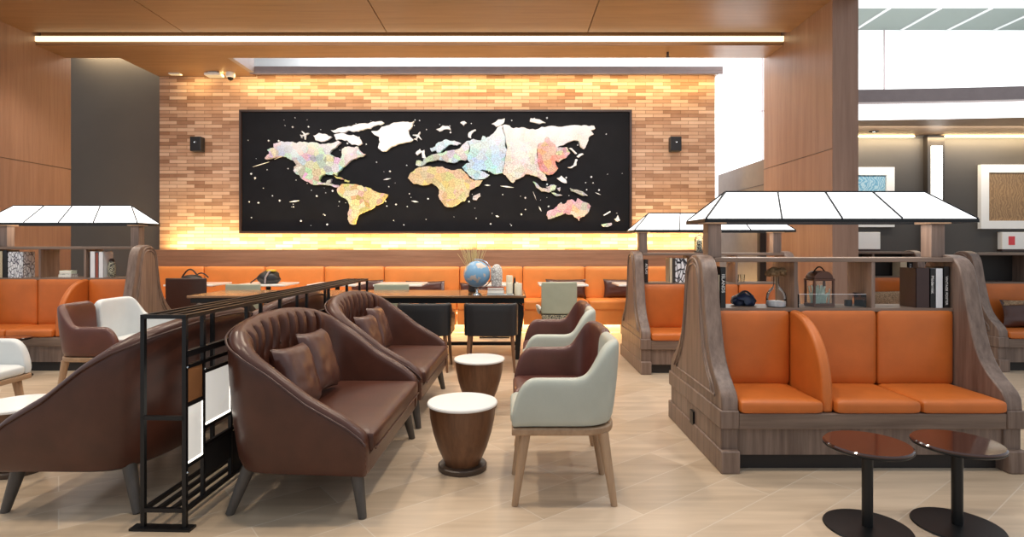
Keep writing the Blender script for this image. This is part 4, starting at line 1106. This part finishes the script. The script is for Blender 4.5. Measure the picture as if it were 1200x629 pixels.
def pillow(x, y, z, yaw, lean, roll, label, sz=0.40, seed=1):
    o = obj('pillow', pillow_mesh(sz, sz, 0.15, seed, 0.2), 'brown_pillow', loc=(x, y, z))
    # local: thickness y, up z. face to +x : yaw about z after lean
    o.rotation_mode = 'XYZ'
    m = Matrix.Rotation(yaw, 4, 'Z') @ Matrix.Rotation(lean, 4, 'X') @ Matrix.Rotation(roll, 4, 'Y')
    o.rotation_euler = m.to_euler()
    tag(o, label, 'pillow', 'brown leather pillows on the sofas')
pillow(-1.25, 3.36, 0.645, PI/2-0.10, -0.32, 0.06, 'left flatter brown pillow on the nearest sofa', 0.37, 2)
pillow(-1.255, 3.75, 0.66, PI/2-0.05, -0.32, 0.06, 'right brown pillow standing upright on the nearest sofa', 0.40, 5)
pillow(-1.20, 4.84, 0.645, PI/2-0.10, -0.32, 0.06, 'left flatter brown pillow on the second sofa', 0.37, 8)
pillow(-1.205, 5.23, 0.66, PI/2-0.0, -0.32, 0.06, 'right shiny brown pillow standing upright on the second sofa', 0.40, 11)

# ================================================================== METAL DIVIDER
def divider():
    t = thing('metal_divider', 'black metal openwork divider with lit glass panels between the rows of brown sofas', 'divider', (-1.72, 2.87, 0), SLANT)
    w = 0.105; L = 3.16; H = 1.05; s = 0.02
    for x in (-w, w):
        for y in (0, L): obj('post', bar(B(), (x, y, 0.012), (x, y, H), s), 'black_metal', t, smooth=False)
    for x in (-w, -w/3, w/3, w): obj('top_rail', bar(B(), (x, 0, H), (x, L, H), s, s), 'black_metal', t, smooth=False)
    for y in (0, L): obj('cross_rail', bar(B(), (-w-0.01, y, H), (w+0.01, y, H), s, s), 'black_metal', t, smooth=False)
    obj('cross_rail', bar(B(), (-w, 0, 0.55), (w, 0, 0.55), s, s), 'black_metal', t, smooth=False)
    bm = B()
    for x in (-w, -w/3, w/3, w): bar(bm, (x, 0, 0.095), (x, L, 0.095), s, s)
    for y in (0, 0.8, 1.6, 2.4, L): bar(bm, (-w, y, 0.095), (w, y, 0.095), s, s)
    obj('bottom_rail', bm, 'black_metal', t, smooth=False)
    for y in (0, L): obj('foot_plate', bx(-w-0.055, w+0.04, y-0.03, y+0.03, 0, 0.012), 'black_metal', t, smooth=False)
    # glazing bars on the right-hand face
    bm = B(); x = w
    bar(bm, (x, 0, 0.865), (x, L, 0.865), 0.03, 0.03)
    ys = [0.0, 0.155, 0.43, 0.62, 0.80, 1.08, 1.24, 1.42, 1.70, 1.88, 2.06, 2.34, 2.52, 2.70, 2.98]
    for k, y in enumerate(ys[1:]): bar(bm, (x, y, 0.095), (x, y, 0.865), 0.018)
    for y in (0.155, 0.62, 1.08, 1.55, 2.02, 2.5, 2.9): bar(bm, (x, y, 0.865), (x, y, H), s)
    for r in range(5):
        o = r*0.64
        for z, a, b_ in ((0.31, 0, 0.155), (0.61, 0, 0.155), (0.80, 0, 0.43), (0.455, 0.155, 0.43), (0.745, 0.155, 0.43), (0.36, 0.155, 0.62), (0.66, 0.43, 0.62)):
            if o+a < L: bar(bm, (x, o+a, z), (x, min(o+b_, L), z), 0.018)
    obj('glazing_bar', bm, 'black_metal', t, smooth=False)
    # inner row of posts on the left face, and glass panels
    for y in (0.62, 1.24, 1.88, 2.52): obj('rear_bar', bar(B(), (-w, y, 0.095), (-w, y, H), s), 'black_metal', t, smooth=False)
    for r in range(5):
        o = r*0.64
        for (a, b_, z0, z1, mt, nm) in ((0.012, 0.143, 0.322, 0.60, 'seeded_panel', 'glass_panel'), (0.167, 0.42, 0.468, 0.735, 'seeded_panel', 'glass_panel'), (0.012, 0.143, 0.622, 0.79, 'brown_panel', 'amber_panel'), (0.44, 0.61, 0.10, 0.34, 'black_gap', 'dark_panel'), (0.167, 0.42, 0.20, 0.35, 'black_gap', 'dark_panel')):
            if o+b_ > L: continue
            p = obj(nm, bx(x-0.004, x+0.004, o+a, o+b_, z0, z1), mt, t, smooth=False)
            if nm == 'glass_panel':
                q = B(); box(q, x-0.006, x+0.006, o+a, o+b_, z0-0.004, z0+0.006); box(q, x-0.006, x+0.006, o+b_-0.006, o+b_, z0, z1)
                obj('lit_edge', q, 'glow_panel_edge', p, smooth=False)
    # small studs
    for y, z in ((0.0, 0.28), (0.0, 0.80), (0.155, 0.76), (0.43, 0.80)): obj('stud', uvs(B(), 0.006, (x+0.012, y, z), seg=8, rings=6), 'chrome', t)
divider()

# ================================================================== TUB CHAIRS
def tub_chair(mat, arm=None):
    """tub chair facing -y; arm=None both arms, 'r' / 'l' only the arm at +x / -x"""
    t = thing('armchair', 'x', 'chair', group='leather tub chairs')
    W, D = (0.57 if arm is None else 0.505), 0.575; zb = 0.425
    path = upath(W, D, 0.22, 12, 36, 2.8)
    if arm:
        # one-armed: the path runs from the arm round the back and stops where the back meets its neighbour
        if arm == 'l': half = [p for p in path if p[0] < 0]
        else: half = [p for p in path if p[0] > 0][::-1]
        yb = D/2; half = [p for p in half if not (p[1] > yb-0.0005)]
        sx = -1 if arm == 'l' else 1
        ext = []
        n = 14
        x0 = half[-1][0]; x1 = -sx*(W/2-0.004)
        for k in range(1, n+1):
            x = lerp(x0, x1, k/n); ext.append((x, yb, 0.0, 1.0))
        seq = half+ext
        out = []
        N = len(seq)
        for i, p in enumerate(seq):
            a = seq[max(i-1, 0)]; b = seq[min(i+1, N-1)]
            tx, ty = b[0]-a[0], b[1]-a[1]; L = math.hypot(tx, ty) or 1
            nx, ny = (-ty/L, tx/L) if arm == 'l' else (ty/L, -tx/L)
            out.append((p[0], p[1], nx, ny))
        path = out
    def top(x, y, i):
        u = (y+D/2)
        arm_h = zb+0.268*math.sqrt(max(0, 1-max(0, 1-(u+0.004)/0.13)**2))
        h = arm_h+0.19*sstep(0.07, 0.262, y)**1.2
        if arm:
            e = (W/2-x) if arm == 'l' else (W/2+x)
            if y > 0.1: h -= 0.07*(1-math.sqrt(max(0, 1-max(0, 1-e/0.09)**2)))
        return h
    obj('shell', ushell(path, top, zb, 0.068, lambda x, y, i: 0.015+0.035*sstep(0.0, 0.28, y), bulge=0.006, bottom_in=0.008), mat, t, subsurf=1)
    full = upath(W, D, 0.22, 12, 36, 2.8)
    obj('seat_base', prism(B(), [(x*0.99, y*0.99) for x, y, _, _ in full], 'z', 0.385, 0.425), 'oak_flat', t, bevel=0.008)
    xl = -W/2+(0.065 if arm in (None, 'l') else 0.003); xr = W/2-(0.065 if arm in (None, 'r') else 0.003)
    soft_box('seat_cushion', mat, t, xl, xr, -D/2-0.005, 0.215, 0.425, 0.50, 0.03, 0.012)
    for sx in (-1, 1):
        for sy in (-1, 1): obj('leg', rod(B(), (sx*(W/2-0.06), sy*0.21, 0.39), (sx*(W/2-0.035), sy*0.268, 0), 0.031, 0.018, 14), 'oak', t)
    return t
# local +x is the far side when the chair faces -x (turned by -90 degrees the far side is local -x)
sg = tub_chair('sage_leather', 'r'); cb = tub_chair('choc_leather', 'l')
place(sg, (0.283, 3.345, 0), -PI/2, 'nearest pale sage chair with its single arm toward the camera, centre right')
place(cb, (0.300, 3.855, 0), -PI/2, 'brown chair pushed against the far side of the nearest sage chair')
o = copy_tree(sg); place(o, (0.375, 4.87, 0), -PI/2+SLANT, 'second pale sage chair, in the pair nearer the long table')
o = copy_tree(cb); place(o, (0.395, 5.38, 0), -PI/2+SLANT, 'farthest brown chair of the two pairs at centre, beside the long table')
cb2 = tub_chair('choc_leather', 'l'); wh2 = tub_chair('white_leather', 'r'); wh = copy_tree(wh2)
place(cb2, (-3.72, 5.30, 0), PI/2, 'brown chair with one arm on the left, before the far left booth')
place(wh2, (-3.705, 5.815, 0), PI/2, 'white chair joined to the far side of the brown chair on the left')
place(wh, (-3.98, 4.22, 0), PI/2, 'white chair cut off by the left edge of the picture')

# ================================================================== TABLES
def drum():
    t = thing('drum_table', 'x', 'side table', group='wooden drum tables with white tops')
    obj('tabletop', lathe(B(), [(0.214, 0.402), (0.220, 0.406), (0.221, 0.416), (0.216, 0.423), (0.10, 0.424)], 56), 'marble', t)
    obj('body', lathe(B(), [(0.108, 0.03), (0.124, 0.07), (0.155, 0.14), (0.183, 0.23), (0.202, 0.32), (0.209, 0.404)], 48), 'drum_wood', t)
    obj('base', lathe(B(), [(0.150, 0.0), (0.153, 0.005), (0.153, 0.028), (0.146, 0.034)], 48), 'drum_base', t)
    return t
d = drum(); place(d, (-0.312, 3.66, 0), 0, 'nearest white topped wooden drum table beside the nearest sofa')
o = copy_tree(d); place(o, (-0.285, 5.06, 0), 0.7, 'white topped wooden drum table in front of the second sofa')
o = copy_tree(d); place(o, (-3.08, 3.62, 0), 1.4, 'white topped drum table at the left edge, before the sofa left of the divider')
def pedestal():
    t = thing('pedestal_table', 'x', 'side table', group='small round black pedestal tables')
    obj('tabletop', lathe(B(), [(0.190, 0.402), (0.197, 0.408), (0.197, 0.418), (0.190, 0.424), (0.08, 0.4245)], 56), 'brown_gloss', t)
    obj('rim', lathe(B(), [(0.185, 0.398), (0.192, 0.400), (0.198, 0.406), (0.198, 0.412), (0.19, 0.4125)], 56), 'black_metal', t)
    obj('stem', rod(B(), (0, 0, 0.01), (0, 0, 0.40), 0.025, n=20), 'black_metal', t)
    obj('base', lathe(B(), [(0.195, 0), (0.198, 0.003), (0.194, 0.009), (0.03, 0.012)], 56), 'black_metal', t)
    return t
p = pedestal(); place(p, (1.764, 2.88, 0), 0, 'left one of two small round black tables before the nearest booth')
o = copy_tree(p); place(o, (2.225, 2.90, 0), 1.0, 'right one of two small round black tables before the nearest booth')
o = copy_tree(p); place(o, (-5.36, 6.19, 0), 2.0, 'small round black table before the far left booth')

# ================================================================== LIGHT
w = bpy.data.worlds.new('world'); sc.world = w; w.use_nodes = True
bg = w.node_tree.nodes['Background']; bg.inputs['Color'].default_value = (0.86, 0.93, 1.0, 1); bg.inputs['Strength'].default_value = 0.62
WARM = (1.0, 0.83, 0.64)
for x in (-6, -4, -2, 0, 2): spot('fill_spot', (x, 8.0, 4.45), 90, WARM, 1.9)  # added fill spots under the soffit, without any fittings
for x in (-5.5, -3.5, -1.5, 0.5, 2.5):
    for y in (3.0, 5.5): spot('fill_spot', (x, y, 4.3), 130 if x < 1 else 105, WARM if x < 1 else (1, .95, .9), 2.0)  # added fill spots over the lounge floor, warmer and stronger to the left
area('brick_wash_up', (-1.3, 10.02, 1.345), (math.radians(180-12), 0, 0), 9.4, 0.06, 150, (1.0, 0.74, 0.30))
area('brick_wash_down', (-1.1, 9.985, 4.35), (math.radians(14), 0, 0), 9.6, 0.06, 60, (1.0, 0.72, 0.32))
area('brick_fill', (-1.3, 7.4, 4.3), (math.radians(48), 0, 0), 8.0, 0.5, 90, (1.0, 0.92, 0.86), 2.0)
area('recess_light', (-6.95, 10.25, 4.95), (math.radians(8), 0, 0), 1.4, 0.05, 22, (1.0, 0.8, 0.5))
area('skylight', (0, 11.2, 5.8), (0, 0, 0), 8, 1.2, 250, (0.95, 0.98, 1.0))
area('hall_daylight', (7, 9.9, 5.7), (math.radians(35), 0, 0), 8, 1.0, 330, (0.95, 0.98, 1.0))
area('hall_daylight', (4.6, 10.9, 3.5), (math.radians(60), 0, math.radians(25)), 0.6, 2.5, 60, (0.95, 0.98, 1.0))
area('alcove_wash', (7.0, 9.35, 3.15), (math.radians(20), 0, 0), 4.8, 0.05, 40, (1.0, 0.76, 0.44))
area('picture_fill', (6.6, 8.7, 3.15), (math.radians(50), 0, 0), 4.0, 0.1, 28, (1.0, 0.95, 0.88))  # added fill that brightens the white frames, not a fitting of the alcove
area('partition_wash', (3.85, 9.9, 0.4), (0, math.radians(-90-50), 0), 0.1, 1.5, 25, (1.0, 0.72, 0.3))
area('banquette_glow', (-1.3, 9.38, 0.13), (math.radians(55), 0, 0), 9.0, 0.05, 60, (1.0, 0.80, 0.42))

# ================================================================== CAMERA
cd = bpy.data.cameras.new('camera'); cam = bpy.data.objects.new('camera', cd); col.objects.link(cam)
cam.location = (0, 0, EYE); cam.rotation_euler = (PI/2, 0, 0)
cd.sensor_fit = 'HORIZONTAL'; cd.sensor_width = 36; cd.lens = 36*F/1200; cd.shift_y = -(314.5-HZ)/1200; cd.clip_start = 0.05
sc.camera = cam
sc.view_settings.view_transform = 'Standard'; sc.view_settings.look = 'None'; sc.view_settings.gamma = 1; sc.view_settings.use_curve_mapping = False
sc.view_settings.exposure = 0.12
sc.cycles.use_denoising = True
sc.cycles.max_bounces = 8
